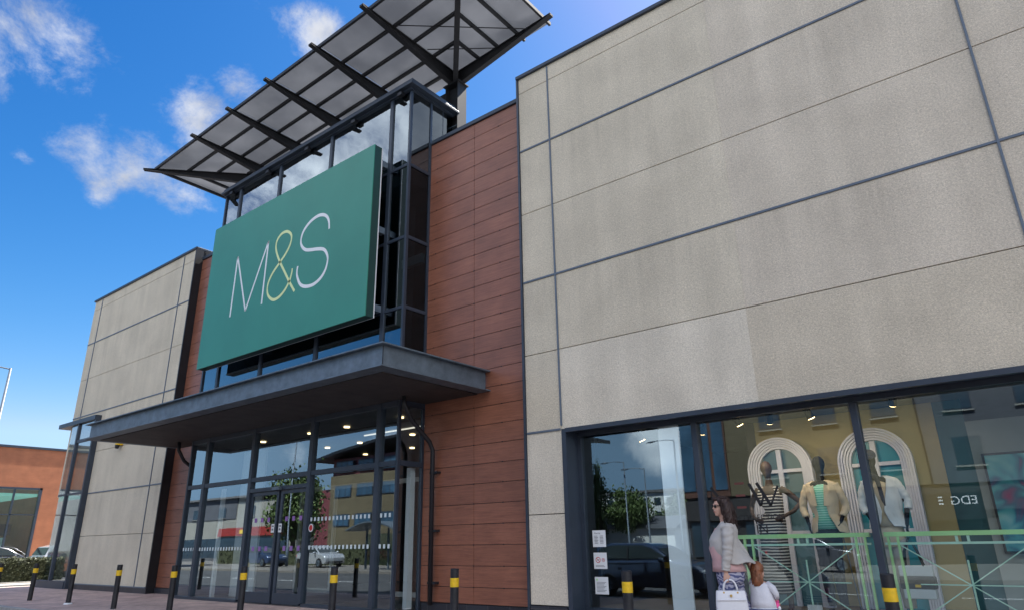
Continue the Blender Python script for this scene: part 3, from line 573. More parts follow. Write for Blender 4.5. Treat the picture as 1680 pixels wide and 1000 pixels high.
# --- the sign
SG = thing('shop_sign', 'large green sign board with thin hand drawn white and yellow lettering on the glass tower', 'sign', (-13, -.81, 5.2))
SG.location = (0, 0, 0)
B('sign_panel', M['sign'], SG, -16.17, -9.80, -.925, -.90, 5.235, 9.035, bevel=.006)
B('sign_box', M['signside'], SG, -16.165, -9.805, -.899, -.72, 5.24, 9.03)
MB().box(-9.83, -9.795, -.719, -.70, 5.24, 9.02).box(-16.16, -9.831, -.719, -.70, 5.24, 5.27).build('sign_edge', M['white'], SG)
for z in (5.5, 7.2, 8.75):
    for x in (-9.95, -12.1, -14.2): B('sign_bracket', M['galv'], SG, x-.06, x+.06, -.699, TY-.031, z-.07, z+.07)
def crom(Pp, n=6):
    Pp = [Vector(p) for p in Pp]; Q = [Pp[0]*2-Pp[1]]+Pp+[Pp[-1]*2-Pp[-2]]; o = []
    for i in range(1, len(Q)-2):
        a, b, c, d = Q[i-1:i+3]
        for k in range(n):
            t = k/n; o.append(.5*((2*b)+(c-a)*t+(2*a-5*b+4*c-d)*t*t+(-a+3*b-3*c+d)*t**3))
    return o+[Pp[-1]]
def stroke(mb, pts, w, y=-.9285):
    pts = [Vector(p) for p in pts]; L_, R_ = [], []
    for i, p in enumerate(pts):
        a = pts[max(i-1, 0)]; b = pts[min(i+1, len(pts)-1)]; d = (b-a).normalized()
        n = Vector((-d.y, d.x))
        if 0 < i < len(pts)-1:
            d1 = (p-a).normalized(); n1 = Vector((-d1.y, d1.x)); s = min(1.6, 1/max(.3, n.dot(n1)))
        else: s = 1
        ww = w(d) if callable(w) else w
        L_.append(p+n*ww/2*s); R_.append(p-n*ww/2*s)
    for yy in (y,):
        A = [mb.bm.verts.new((q.x, yy, q.y)) for q in L_]; Bq = [mb.bm.verts.new((q.x, yy, q.y)) for q in R_]
        A2 = [mb.bm.verts.new((q.x, yy+.012, q.y)) for q in L_]; B2 = [mb.bm.verts.new((q.x, yy+.012, q.y)) for q in R_]
        for i in range(len(pts)-1):
            mb.bm.faces.new((A[i], A[i+1], Bq[i+1], Bq[i])); mb.bm.faces.new((A[i], A2[i], A2[i+1], A[i+1])); mb.bm.faces.new((Bq[i], Bq[i+1], B2[i+1], B2[i]))
        mb.bm.faces.new((A[0], Bq[0], B2[0], A2[0])); mb.bm.faces.new((A[-1], A2[-1], B2[-1], Bq[-1]))
    return mb
Mp = [(-14.867, 6.318), (-14.843, 7.88), (-14.196, 6.325), (-13.511, 7.902), (-13.521, 6.331)]
m_ = MB()
for a, b in zip(Mp, Mp[1:]): stroke(m_, [a, b], .050)
m_.build('letter_m', M['white'], SG)
AMP = [(-12.246, 6.332), (-12.483, 6.619), (-12.708, 6.914), (-12.929, 7.203), (-13.108, 7.487), (-13.172, 7.69), (-13.126, 7.835), (-12.976, 7.935), (-12.77, 7.929), (-12.611, 7.822), (-12.559, 7.689), (-12.605, 7.522), (-12.739, 7.355), (-12.929, 7.203), (-13.154, 7.034), (-13.308, 6.844), (-13.344, 6.649), (-13.261, 6.464), (-13.052, 6.326), (-12.832, 6.336), (-12.632, 6.447), (-12.483, 6.619), (-12.415, 6.811), (-12.411, 6.91)]
SS = [(-11.161, 7.489), (-11.185, 7.664), (-11.275, 7.818), (-11.433, 7.915), (-11.64, 7.943), (-11.896, 7.881), (-12.105, 7.73), (-12.176, 7.547), (-12.132, 7.382), (-11.979, 7.242), (-11.763, 7.174), (-11.535, 7.127), (-11.309, 7.054), (-11.188, 6.934), (-11.126, 6.774), (-11.177, 6.552), (-11.334, 6.394), (-11.575, 6.314), (-11.853, 6.342), (-12.054, 6.448), (-12.187, 6.652), (-12.218, 6.783), (-12.206, 6.908)]
stroke(MB(), crom(AMP), lambda d: .042+.028*abs(d.x)).build('ampersand', M['lime'], SG)
stroke(MB(), crom(SS), lambda d: .044+.034*abs(d.x)).build('letter_s', M['white'], SG)
#SECTION_STREET
# ================================================================== bollards
def bollard(label):
    t = thing('bollard', label, 'bollard', group='black bollards with a yellow band along the kerb')
    MB().tube([(0, 0, -.02), (0, 0, .60)], .05, 24).build('post', M['bblack'], t, smooth=False)
    MB().tube([(0, 0, .60), (0, 0, .70)], .0525, 24).build('yellow_band', M['yellow'], t)
    MB().tube([(0, 0, .70), (0, 0, .795), (0, 0, .803)], [.05, .05, .043], 24).build('cap', M['bblack'], t)
    return t
for i in range(0): pass
bl = [(-1.27, 'bollard with a yellow band in front of the window mullion beside the white jacket mannequin'),
      (-3.62, 'bollard with a yellow band in front of the three white window notices'),
      (-5.95, 'bollard with a yellow band in front of the right wood panels and downpipe'),
      (-8.25, 'bollard with a yellow band in front of the fixed glazing right of the doors'),
      (-10.53, 'bollard with a yellow band directly in front of the sliding doors'),
      (-12.79, 'bollard with a yellow band in front of the left end of the entrance glazing'),
      (-15.01, 'bollard with a yellow band in front of the left concrete wing near its right corner'),
      (-17.24, 'yellow banded bollard with a white ring at its foot before the bay window jamb'),
      (-19.5, 'bollard with a yellow band in front of the corner bay window sill'),
      (-21.96, 'farthest bollard with a yellow band, before the hedge at the left edge')]
b0 = bollard(bl[0][1])
for i, (x, lab) in enumerate(bl):
    o = b0 if i == 0 else copy_tree(b0); o.location = (x, -2.45, 0); o['label'] = lab
    rr = random.Random(i); o.rotation_euler = (R(rr.uniform(-.6, .6)), R(rr.uniform(-.6, .6)), 0)
# the white collar at the foot of one bollard
o = MB().tube([(-17.24, -2.45, .001), (-17.24, -2.45, .03)], [.09, .07], 20).build('bollard_collar', M['white']); tag(o, 'small white ring round the foot of the bollard by the bay window', 'collar')
# alarm sounder on left wing
t = thing('alarm_box', 'small yellow and black alarm sounder fixed high on the left concrete wing', 'alarm', (-22.05, -.10, 4.08))
B('housing', M['yellow'], t, -.09, .09, -.06, .10, -.03, .10, bevel=.01); MB().tube([(0, -.02, -.03), (0, -.03, -.13)], [.07, .05], 12).build('lens', M['black'], t)
# street lamp
def lamp(label, loc, rz, h=8.9, arm=2.2, group='street lamps'):
    t = thing('street_lamp', label, 'street lamp', loc, group, rz)
    MB().tube([(0, 0, -.1), (0, 0, 1.4), (0, 0, 1.45), (0, 0, h)], [.11, .11, .075, .05], 12).build('pole', M['framehi'], t, smooth=True)
    MB().tube([(0, 0, h-.05), (-arm*.5, 0, h+.04), (-arm, 0, h+.02)], .03, 8).build('arm', M['framehi'], t)
    MB().tube([(-arm+.05, 0, h+.02), (-arm-.25, 0, h), (-arm-.6, 0, h-.02)], [(.05, .05), (.07, .13), (.03, .08)], 10, flat=(0, 0, 1)).build('lamp_head', M['framehi'], t, smooth=True)
    return t
lamp('tall grey street lamp rising behind the hedge at the left edge of the photo', (-36, .33, 0), R(90), 8.87)
# hedge
def leafbox(name, label, x0, x1, y0, y1, z0, z1, n, m, s=.05, parent=None, cat='hedge'):
    b = MB()
    r = random.Random(3)
    b.box(x0+.12, x1-.12, y0+.12, y1-.12, z0, z1-.1)
    for _ in range(n):
        f = r.random()
        x, y, z = r.uniform(x0, x1), r.uniform(y0, y1), r.uniform(z0, z1)
        k = r.choice('xyzzX')
        if k == 'x': x = x1-abs(r.gauss(0, .05))
        if k == 'X': x = x1-abs(r.gauss(0, .03))
        if k == 'y': y = r.choice((y0, y1))
        if k == 'z': z = z1+r.gauss(0, .035)
        d = Vector((r.gauss(0, 1), r.gauss(0, 1), r.gauss(0, 1))).normalized(); e = d.orthogonal().normalized(); q = d.cross(e)
        a = s*r.uniform(.6, 1.4); p = Vector((x, y, z))
        b.quad(p-e*a, p-q*a*.5, p+e*a, p+q*a*.5)
    return b.build(name, m, parent)
h = leafbox('hedge', '', -32.6, -31.2, -2.5, 4.6, -.1, .78, 9000, M['hedge'], .06); tag(h, 'low clipped green hedge between the pavement and the parked cars at left', 'hedge')
o = MB().box(-31.1, -30.95, -3, 5, -.2, .02).build('kerb', M['kerb']); o['kind'] = 'structure'
# brown shop at left
t = thing('brown_shop', 'low orange brown panelled shop with large green lit window far left', 'shop building', (0, 0, 0))
X = -45.0
def Q(n, m, *b, parent=t): return B(n, m, parent, *b)
Q('wall', M['wood2'], X-12, X, 5.4, 16, 0, 6.5); Q('wall', M['wood2'], X-.4, X, -8, 5.399, 4.4, 6.5); Q('wall', M['wood2'], X-.4, X, -8, 5.399, 0, .4)
Q('roof', M['roofg'], X-12, X-.02, -8, 16, 6.2, 6.3); Q('coping', M['frame'], X-.3, X+.08, -8.05, 16.05, 6.501, 6.62)
f_ = Q('window_frame', fr, X-.15, X+.03, 5.28, 5.40, .4, 4.4)
for y in (4.1, 2.4, .6, -1.2, -3.2): Q('mullion', fr, X-.12, X-.0, y-.04, y+.04, .4, 4.3, parent=f_)
Q('transom', fr, X-.12, X, -8, 5.279, 2.94, 3.0, parent=f_); Q('window_head', fr, X-.15, X+.03, -8, 5.4, 4.3, 4.402, parent=f_)
Q('window_pane', M['glassB'], X-.10, X-.09, -8, 5.27, .4, 2.93, parent=f_); Q('window_pane', M['glassB'], X-.10, X-.09, -8, 5.27, 3.01, 4.29, parent=f_)
gi = emis('lit_shop_interior', (.22, .50, .40), .35)  # emissive ceiling, its glow stands in for the shop's lighting
Q('interior_ceiling', gi, X-8, X-.3, -8, 5.3, 3.95, 4.1); Q('interior_wall', mat('mint_wall', (.25, .48, .40), .7), X-8.1, X-8, -8, 5.3, 0, 4.1); Q('interior_floor', M['floor'], X-8, X-.41, -8, 5.3, 0, .1)
Q('interior_shelf', M['inner'], X-3, X-2.4, -6, 5.0, 1.95, 2.55); Q('display_board', mat('mint_board', (.40, .58, .52), .7), X-.9, X-.86, -1.0, 4.3, .5, 1.8)
MB().tube([(X-.85, 2.9, 1.3), (X-.80, 2.9, 1.3)], .3, 20).build('display_disc', M['white'], t)
# ---- cars
def car(label, loc, rz, paint, kind='saloon', group='parked cars'):
    t = thing('parked_car', label, 'car', loc, group, rz)
    cm = mat('car_paint_'+kind, paint, .22, .3, .03, 2, spec=.6, coat=.8) if isinstance(paint, tuple) else paint
    L_ = 2.2
    if kind == 'saloon':
        body = [(-2.2, .35), (-2.24, .62), (-2.15, .88), (-1.65, .95), (-.6, 1.0), (1.1, .98), (1.9, .90), (2.2, .72), (2.25, .42), (2.15, .25), (-2.1, .25)]
        cab = [(-1.75, .94), (-1.15, 1.32), (-.6, 1.43), (.15, 1.42), (.55, 1.34), (1.2, .97)]
    else:
        body = [(-1.95, .35), (-2.0, .7), (-1.95, .98), (-.6, 1.0), (.9, .99), (1.7, .88), (1.98, .66), (2.0, .4), (1.9, .25), (-1.85, .25)]
        cab = [(-1.92, .97), (-1.72, 1.38), (-1.2, 1.50), (.0, 1.49), (.4, 1.38), (1.05, .97)]
    def loft(prof, hw, tum):
        b = MB(); rings = []
        cz = .6
        for wf, s in ((-1, .97), (-.94, 1.0), (-.5, 1.0), (0, 1.0), (.5, 1), (.94, 1), (1, .97)):
            ring = []
            for x, z in prof:
                ww = hw*(1-tum*max(0, (z-.9))/.55)*(1-.10*(abs(x)/2.2)**4)
                ring.append(b.bm.verts.new((x*s, wf*ww, .25+(z-.25)*(1-(1-s)*1.5))))
            rings.append(ring)
        n = len(prof)
        for r0, r1 in zip(rings, rings[1:]):
            for i in range(n): b.bm.faces.new((r0[i], r0[(i+1) % n], r1[(i+1) % n], r1[i]))
        b.bm.faces.new(rings[0]); b.bm.faces.new(rings[-1][::-1]); return b
    bd = loft(body, .88, 0).build('body', cm, t, smooth=True, bevel=.03)
    loft(cab, .80, .22).build('roof', cm, t, smooth=True, bevel=.02)
    gk = bpy.data.materials.get('car_glass') or mat('car_glass', (.02, .03, .035), .06, 0, .05, 2, spec=.9)
    def inset(prof, f, dz):
        cx = sum(p[0] for p in prof)/len(prof); cz = sum(p[1] for p in prof)/len(prof); return [(cx+(x-cx)*f, cz+(z-cz)*dz) for x, z in prof]
    ip = inset(cab, .86, .72)
    for sy in (-1, 1):
        b = MB(); 
        V = [b.bm.verts.new((x, sy*(.80*(1-.22*max(0, z-.9)/.55)+.012), z)) for x, z in ip]; V2 = [b.bm.verts.new((v.co.x, v.co.y-sy*.03, v.co.z)) for v in V]
        b.bm.faces.new(V); n = len(V)
        for i in range(n): b.bm.faces.new((V[i], V2[i], V2[(i+1) % n], V[(i+1) % n]))
        b.build('side_window', gk, t)
        pil = -.35 if kind == 'saloon' else -.5
        MB().bar((pil, sy*.825, .96), (pil-.04, sy*.70, 1.38), .06, .02, (0, sy, 0)).build('door_pillar', M['black'], t)
        B('door_handle', cm, t, pil-.35, pil-.2, sy*.885-.012, sy*.885+.012, .84, .87)
        MB().ell((.75, sy*.96, 1.02), (.08, .10, .07)).build('wing_mirror', cm, t, smooth=True)
        B('headlight', M['white'], t, body[6][0]-.05 if kind == 'saloon' else 1.68, (2.2 if kind == 'saloon' else 1.93), sy*.66-.14, sy*.66+.14, .62, .74, bevel=.02)
        B('tail_light', M['red'], t, body[1][0]+.0, body[1][0]+.12, sy*.70-.12, sy*.70+.12, .72, .88, bevel=.02)
    for nm, (a, b_) in (('windscreen', (cab[-1], cab[-2])), ('rear_window', (cab[0], cab[1]))):
        o_ = .018; q = MB(); sx = 1 if nm == 'windscreen' else -1
        z0, z1 = a[1]+.05, b_[1]-.04
        def xx(z): return a[0]+(b_[0]-a[0])*(z-a[1])/(b_[1]-a[1])+sx*.02
        q.quad((xx(z0), -.68, z0), (xx(z0), .68, z0), (xx(z1), .60, z1), (xx(z1), -.60, z1)).build(nm, gk, t)
    for x in ((-1.35, 1.38) if kind == 'saloon' else (-1.22, 1.25)):
        for sy in (-1, 1):
            wl = MB().tube([(x, sy*.72, .32), (x, sy*.90, .32)], .32, 24).build('wheel', M['black'], t, bevel=.02)
            r_ = MB().tube([(x, sy*.895, .32), (x, sy*.91, .32)], .21, 24).build('rim', M['galv'], wl)
            s_ = MB()
            for k in range(5):
                a = k*2*math.pi/5; s_.bar((x, sy*.915, .32), (x+.2*math.cos(a), sy*.913, .32+.2*math.sin(a)), .05, .01, (0, 1, 0))
            s_.build('spoke', M['frame'], wl)
    B('bumper', M['black'], t, (2.2 if kind == 'saloon' else 1.96), (2.27 if kind == 'saloon' else 2.02), -.6, .6, .3, .42, bevel=.02)
    return t
car('dark grey saloon car parked behind the hedge in front of the brown shop', (-38, 1.6, -.12), R(90), (.04, .045, .055), 'saloon')
car('small white car parked just right of the dark grey saloon', (-39.5, 5.9, -.12), R(95), (.6, .62, .64), 'hatch')
car('maroon car parked beside the corner bay window, beyond the hedge', (-34.4, 6.6, -.12), R(70), (.22, .02, .03), 'hatch2')
# ================================================================== the other side of the car park (seen in the glass)
G0 = -.5
def Q3(n, m, t, *b, bevel=0): return B(n, m, t, *b, bevel=bevel)
cream = mat('cream_render', (.135, .11, .065), .8, 0, .15, .5); greyr = mat('grey_render', (.085, .09, .105), .8, 0, .12, .5); brownr = mat('brown_brick', (.11, .05, .035), .8, 0, .15, 2)
pale = mat('pale_render', (.27, .26, .23), .8, 0, .06, .5); maroon = mat('maroon_panel', (.17, .045, .05), .6, 0, .1, 1); wgl = mat('dark_window_glass', (.03, .05, .07), .08, 0, .2, .6, spec=.8)
wblu = mat('blue_window_glass', (.04, .09, .15), .08, 0, .4, .5, spec=.8)
def wins(t, xs, zs, y, w, h, gm=None, sill=True):
    for x in xs:
        for z in zs:
            f = Q3('window', fr, t, x-w/2, x+w/2, y, y+.05, z, z+h)
            Q3('pane', gm or wgl, f, x-w/2+.06, x-.03, y+.051, y+.06, z+.06, z+h-.06); Q3('pane', gm or wgl, f, x+.03, x+w/2-.06, y+.051, y+.06, z+.06, z+h-.06)
            if sill: Q3('sill', pale, f, x-w/2-.08, x+w/2+.08, y, y+.12, z-.1, z-.02)
t = thing('apartment_building', 'cream and grey apartment block over dark shops across the car park', 'building')
Y = -33.5
Q3('wall', brownr, t, -19.6, -16.6, Y-12, Y, 3.6, 13); Q3('wall', cream, t, -16.59, -5.6, Y-12, Y-.1, 3.6, 12.5); Q3('wall', greyr, t, -5.59, 14, Y-12, Y-.05, 3.6, 12.5)
Q3('wall', pale, t, -16.59, 14, Y-.2, Y+.25, 9.6, 10.0); Q3('roof', M['roofg'], t, -19.6, 14, Y-12, Y+.3, 12.6, 12.9)
Q3('shopfront', M['inner'], t, -19.6, 14, Y-12, Y-.2, G0, 3.59); Q3('fascia', M['inner'], t, -19.6, 14, Y-.19, Y+.1, 2.2, 3.4)
wins(t, (-13.6, -10.4, -7.2, -3.6, -.4, 2.8, 6, 9.2), (4.5, 7.4, 10.4), Y-.05, 1.3, 1.5)
for x in (-19.2, -18.1, -17.1): Q3('balcony_frame', wblu, t, x-.4, x+.4, Y+.01, Y+.05, 4, 12)
Q3('rainwater_pipe', M['black'], t, -9.0, -8.9, Y-.05, Y+.05, 3.6, 12.4); Q3('rainwater_pipe', M['black'], t, -5.6, -5.5, Y, Y+.1, 3.6, 12.4)
for x in (-18, -14.5, -11, -7.5, -1.5, 2): Q3('shop_window', wgl, t, x-1.4, x+1.4, Y-.19, Y-.1, 0, 2.1)
s = thing('shop_fascia_sign', 'dark shop sign with white letters EDGE across the car park', 'sign')
Q3('sign_board', M['black'], s, -6.6, -3.5, Y+.11, Y+.2, 1.75, 3.1)
text_mesh('lettering', 'EDG', .62, M['white'], s, (-3.7, Y+.21, 2.5), (R(90), 0, R(180)), .01)
b = MB()
for z in (2.53, 2.70, 2.87): b.box(-5.45, -5.25, Y+.201, Y+.215, z, z+.07)
b.build('letter_e', M['white'], s)
t = thing('office_building', 'cream office block with maroon top storey and a shallow arched roof', 'building')
Y = -46
Q3('wall', cream, t, -72, -42, Y-12, Y, G0, 9.2); Q3('upper_wall', maroon, t, -72, -42, Y-11, Y-.3, 9.21, 11.3); Q3('side_wing', maroon, t, -76, -72.01, Y-12, Y-1, G0, 7.8)
b = MB(); prof = []
for i in range(17):
    x = -74+i*2.2; prof.append((x, 11.2+1.9*math.sin(math.pi*(i+.5)/18)))
prof += [(x, z-.35) for x, z in prof[::-1]]
b.prism(prof, Y-11, Y+1.5).build('roof', M['black'], t)
for z, x0 in ((9.5, -71), (6.6, -71), (3.2, -71)):
    for k in range(7):
        f = Q3('window', fr, t, x0+k*4.1, x0+k*4.1+3.1, Y-.29 if z > 9 else Y+.001, Y+.08, z, z+1.4)
        for j in range(3): Q3('pane', wblu, f, x0+k*4.1+.1+j, x0+k*4.1+.95+j, Y+.081, Y+.09, z+.1, z+1.3)
t = thing('retail_block', 'long beige block with a red shop sign beyond the car park', 'building')
Q3('wall', pale, t, -125, -84, Y-14, Y-4, G0, 7.6); Q3('wall', greyr, t, -130, -100, Y-12, Y-3.9, 5.2, 8.2); Q3('roof', M['roofg'], t, -131, -83.5, Y-14, Y-3.4, 8.21, 8.5)
Q3('shop_sign_band', mat('dull_red', (.28, .025, .02), .6), t, -104, -86, Y-3.9, Y-3.7, 2.6, 3.8); Q3('sign_emblem', M['yellow'], t, -98, -96.4, Y-3.69, Y-3.6, 2.9, 3.5)
wins(t, (-112, -104, -96, -89), (5.4,), Y-3.89, 2, 1.5); Q3('shop_window', wgl, t, -120, -86, Y-3.99, Y-3.92, G0, 2.4)
t = thing('long_white_building', 'long white building with rows of small windows on the skyline', 'building')
Y = -90
Q3('wall', M['innerw'], t, -90, -44, Y-14, Y, G0, 8.1); Q3('roof', M['roofg'], t, -90.3, -43.7, Y-14, Y+.4, 8.11, 8.5)
for z in (1.2, 4.1, 6.2):
    for k in range(20): Q3('window', wgl, t, -88+k*2.2, -86.9+k*2.2, Y+.01, Y+.06, z, z+1.1)
t = thing('white_shed', 'low white shed with a shallow pitched grey roof', 'shed')
Q3('wall', M['innerw'], t, -43, -33, -65, -59.3, G0, 2.3); MB().prism([(-66, 2.2), (-58.8, 2.2), (-62.2, 3.6)], -43.4, -32.6, 'x').build('roof', greyr, t)
def tree(label, loc, h, rx, rz, n=5200, cz=None, leafs=.16, seed=1):
    r = random.Random(seed); t = thing('tree', label, 'tree', loc, 'trees beyond the car park')
    MB().tube([(0, 0, -.1), (.05, 0, h*.3), (0, .05, h*.62)], [h*.028, h*.02, h*.01], 10).build('trunk', M['bark'], t, smooth=True)
    lm = MB(); cz = cz or h*.6; cl = []
    for k in range(26):
        d = Vector((r.gauss(0, 1), r.gauss(0, 1), r.gauss(0, 1))).normalized()*r.uniform(.35, .85)
        p = Vector((d.x*rx, d.y*rx, cz+d.z*rz)); cl.append(p)
        lm.tube([(0, 0, h*.3+.3*(p.z-h*.3)*.5), tuple(p*.6+Vector((0, 0, p.z*.2))), tuple(p)], [.05, .03, .01], 5)
    lm.build('limbs', M['bark'], t)
    b = MB()
    for _ in range(n):
        c = r.choice(cl); v = Vector((r.gauss(0, .20)*rx, r.gauss(0, .20)*rx, r.gauss(0, .17)*rz)); p = c+v
        d = Vector((r.gauss(0, 1), r.gauss(0, 1), r.gauss(0, 1))).normalized(); e = d.orthogonal().normalized(); q = d.cross(e); a = leafs*r.uniform(.6, 1.4)
        b.quad(p-e*a, p-q*a*.55, p+e*a, p+q*a*.55)
    b.build('crown', M['leaf'], t); return t
tree('broad round green tree in front of the long white building', (-38.6, -59.5, G0), 7.2, 3.3, 2.4, 6500, 4.6, .16, 1)
tree('second broad green tree beside the white shed', (-35, -66, G0), 6.8, 2.6, 2.4, 4500, 4.4, .16, 5)
tree('tall thin poplar left of the round green trees', (-41.8, -58.5, G0), 10.4, 1.1, 4.6, 4200, 5.6, .13, 2)
tree('bushy dark tree behind the poplar', (-45.5, -62, G0), 6, 3.4, 2.2, 4200, 3.2, .16, 3)
tree('green street tree opposite the sliding doors', (-57, -31, G0), 9.2, 2.6, 3.6, 6500, 5.0, .17, 4)
tree('green street tree beside the office block', (-44, -38, G0), 6.6, 2.0, 2.3, 4200, 4.2, .16, 6)
lamp('grey street lamp in the car park nearest the round trees', (-27.4, -39.3, G0), 0, 7.55, 1.5)
lamp('grey street lamp one bay along in the car park', (-25.5, -39.3, G0), R(-12), 6.9, 1.4)
lamp('tall grey street lamp nearest the apartment block', (-21.0, -35.5, G0), 0, 8.3, 1.5)
lamp('grey lighting pole opposite the sliding doors', (-50.2, -25.9, G0), R(30), 10.5, 1.5)
hb = leafbox('hedge', '', -64, -34, -29, -27.6, G0, .9, 7000, M['hedge'], .12); tag(hb, 'long green hedge on the far side of the car park', 'hedge')
# bus shelter
t = thing('bus_shelter', 'bus shelter with an arched roof across the road', 'shelter', (-33.5, -21, -.38))
pr = [(-2.2+i*.44, 2.35+.45*math.sin(math.pi*i/10)) for i in range(11)]; pr += [(a, z-.08) for a, z in pr[::-1]]
MB().prism(pr, -.9, .9).build('roof', M['galv'], t)
for x in (-2.0, 0, 2.0): MB().box(x-.05, x+.05, -.8, -.7, 0, 2.4).build('post', M['galv'], t)
B('back_panel', M['glassB'], t, -2, 2, -.76, -.74, .3, 2.1)
cg = (('blue dark hatchback in the car park facing the shop window', (-10.4, -10.6, G0), 3, (.035, .055, .10), 'hatchA'), ('black saloon behind the dark blue hatchback', (-15.2, -13.4, G0), 8, (.02, .02, .024), 'saloon'),
      ('red hatchback in the far row of the car park', (-19, -17.2, G0), 0, (.35, .02, .02), 'hatchB'), ('silver hatchback parked opposite the entrance', (-44, -24.5, -.38), 4, (.45, .47, .5), 'hatchC'),
      ('dark blue hatchback parked opposite the entrance', (-51, -24.3, -.38), 0, (.03, .06, .14), 'hatchD'), ('red car parked west of the corner bay', (-50, -8.2, G0), 30, (.40, .02, .04), 'hatchE'),
      ('grey hatchback near the apartment block', (-9.5, -24.6, -.38), 0, (.10, .10, .11), 'hatchF'))
for lab, loc, a, c, k in cg:
    car(lab, loc, R(a), c, k if k == 'saloon' else k, 'cars in the car park')
t = thing('beige_shop', 'beige shop with dark letters along its wall west of the car park', 'shop building')
Q3('wall', M['stone'], t, -70, -58, -19.5, -6, G0, 8.4); Q3('roof', M['roofg'], t, -70.2, -57.9, -19.7, -5.8, 8.41, 8.6)
text_mesh('lettering', 'NTS', 1.85, M['frame'], t, (-57.95, -13.4, 5.9), (R(90), 0, R(90)), .04)
# ================================================================== window display
def VB(mb, name, m, t, **k): return mb.build(name, m, t, loc=-Vector(t.location), **k)
def rail_panel(cx, left, right, label):
    t = thing('green_railing', label, 'railing', (cx, .43, .15), 'green railings in the display window')
    y0, y1 = .415, .44
    VB(MB().box(left, right, .405, .45, 1.075, 1.125), 'top_rail', M['rail'], t, bevel=.003)
    VB(MB().box(left, right, y0, y1, .985, 1.010), 'lower_rail', M['railp'], t)
    for x in (cx-.06, cx+.05): VB(MB().box(x-.013, x+.013, y0, y1, 1.011, 1.074), 'spindle', M['railp'], t)
    for x in (cx-.74, cx-.64, cx+.61, cx+.71):
        if x > left and x < right: VB(MB().box(x-.013, x+.013, y0-.004, y1+.004, .151, 1.074), 'post', M['rail'], t)
    c = (cx, .428, .565); q = .011
    VB(MB().bar((cx-.62, .428, .975), (cx+.59, .428, .155), q, q*1.6, (0, 1, 0)), 'diagonal_bar', M['railp'], t)
    VB(MB().bar((cx-.62, .430, .155), (cx+.59, .430, .975), q, q*1.6, (0, 1, 0)), 'diagonal_bar', M['railp'], t)
    VB(MB().bar((cx-.5, .426, .565), (cx+.48, .426, .565), q, q*1.6, (0, 1, 0)), 'star_bar', M['railp'], t)
    VB(MB().bar((cx, .432, .31), (cx, .432, .82), q*1.6, q, (0, 1, 0)), 'star_bar', M['railp'], t)
rail_panel(-2.71, -3.88, -1.94, 'light green star railing in front of the striped dress mannequin')
rail_panel(-1.01, -1.79, .20, 'light green star railing in front of the white jacket mannequin and handbag')
# arches
arch_m = mat('white_moulding', (.62, .64, .74), .6, 0, .05, 3)
def arch(cx, label, panec):
    t = thing('arched_window_prop', label, 'window prop', (cx, 2.0, .15), 'arched windows in the display')
    zc = 2.06
    for k in range(5):
        ro, ri = .48-k*.034, .48-(k+1)*.034+.006; y0 = 1.93+k*.016
        prof_o = [(cx+ro, .152)]+[(cx+ro*math.cos(math.pi*i/28), zc+ro*math.sin(math.pi*i/28)) for i in range(29)]+[(cx-ro, .152)]
        prof_i = [(cx+ri, .152)]+[(cx+ri*math.cos(math.pi*i/28), zc+ri*math.sin(math.pi*i/28)) for i in range(29)]+[(cx-ri, .152)]
        b = MB(); n = len(prof_o)
        VV = [[b.bm.verts.new((x, y, z)) for x, z in pr] for pr in (prof_o, prof_i) for y in (y0, 2.06)]
        of, ob, if_, ib = VV
        for i in range(n-1):
            b.bm.faces.new((of[i], of[i+1], if_[i+1], if_[i])); b.bm.faces.new((of[i], ob[i], ob[i+1], of[i+1])); b.bm.faces.new((if_[i], if_[i+1], ib[i+1], ib[i])); b.bm.faces.new((ob[i], ib[i], ib[i+1], ob[i+1]))
        VB(b, 'moulding', arch_m, t)
    VB(MB().box(cx-.035, cx+.035, 1.99, 2.04, .152, zc+.30), 'glazing_bar', arch_m, t)
    for z in (zc-.02, 1.15): VB(MB().box(cx-.31, cx-.036, 2.0, 2.03, z-.025, z+.025).box(cx+.036, cx+.31, 2.0, 2.03, z-.025, z+.025), 'glazing_bar', arch_m, t)
    pr = [(cx+.315, .152)]+[(cx+.315*math.cos(math.pi*i/24), zc+.315*math.sin(math.pi*i/24)) for i in range(25)]+[(cx-.315, .152)]
    VB(MB().prism(pr, 2.062, 2.07), 'backing', panec, t)
arch(-3.35, 'white arched window frame behind the striped dress mannequin', mat('grey_teal', (.07, .16, .20), .5, 0, .3, .8))
arch(-2.03, 'white arched window frame behind the white jacket mannequin', mat('teal_backing', (.015, .24, .32), .4, 0, .2, .8))
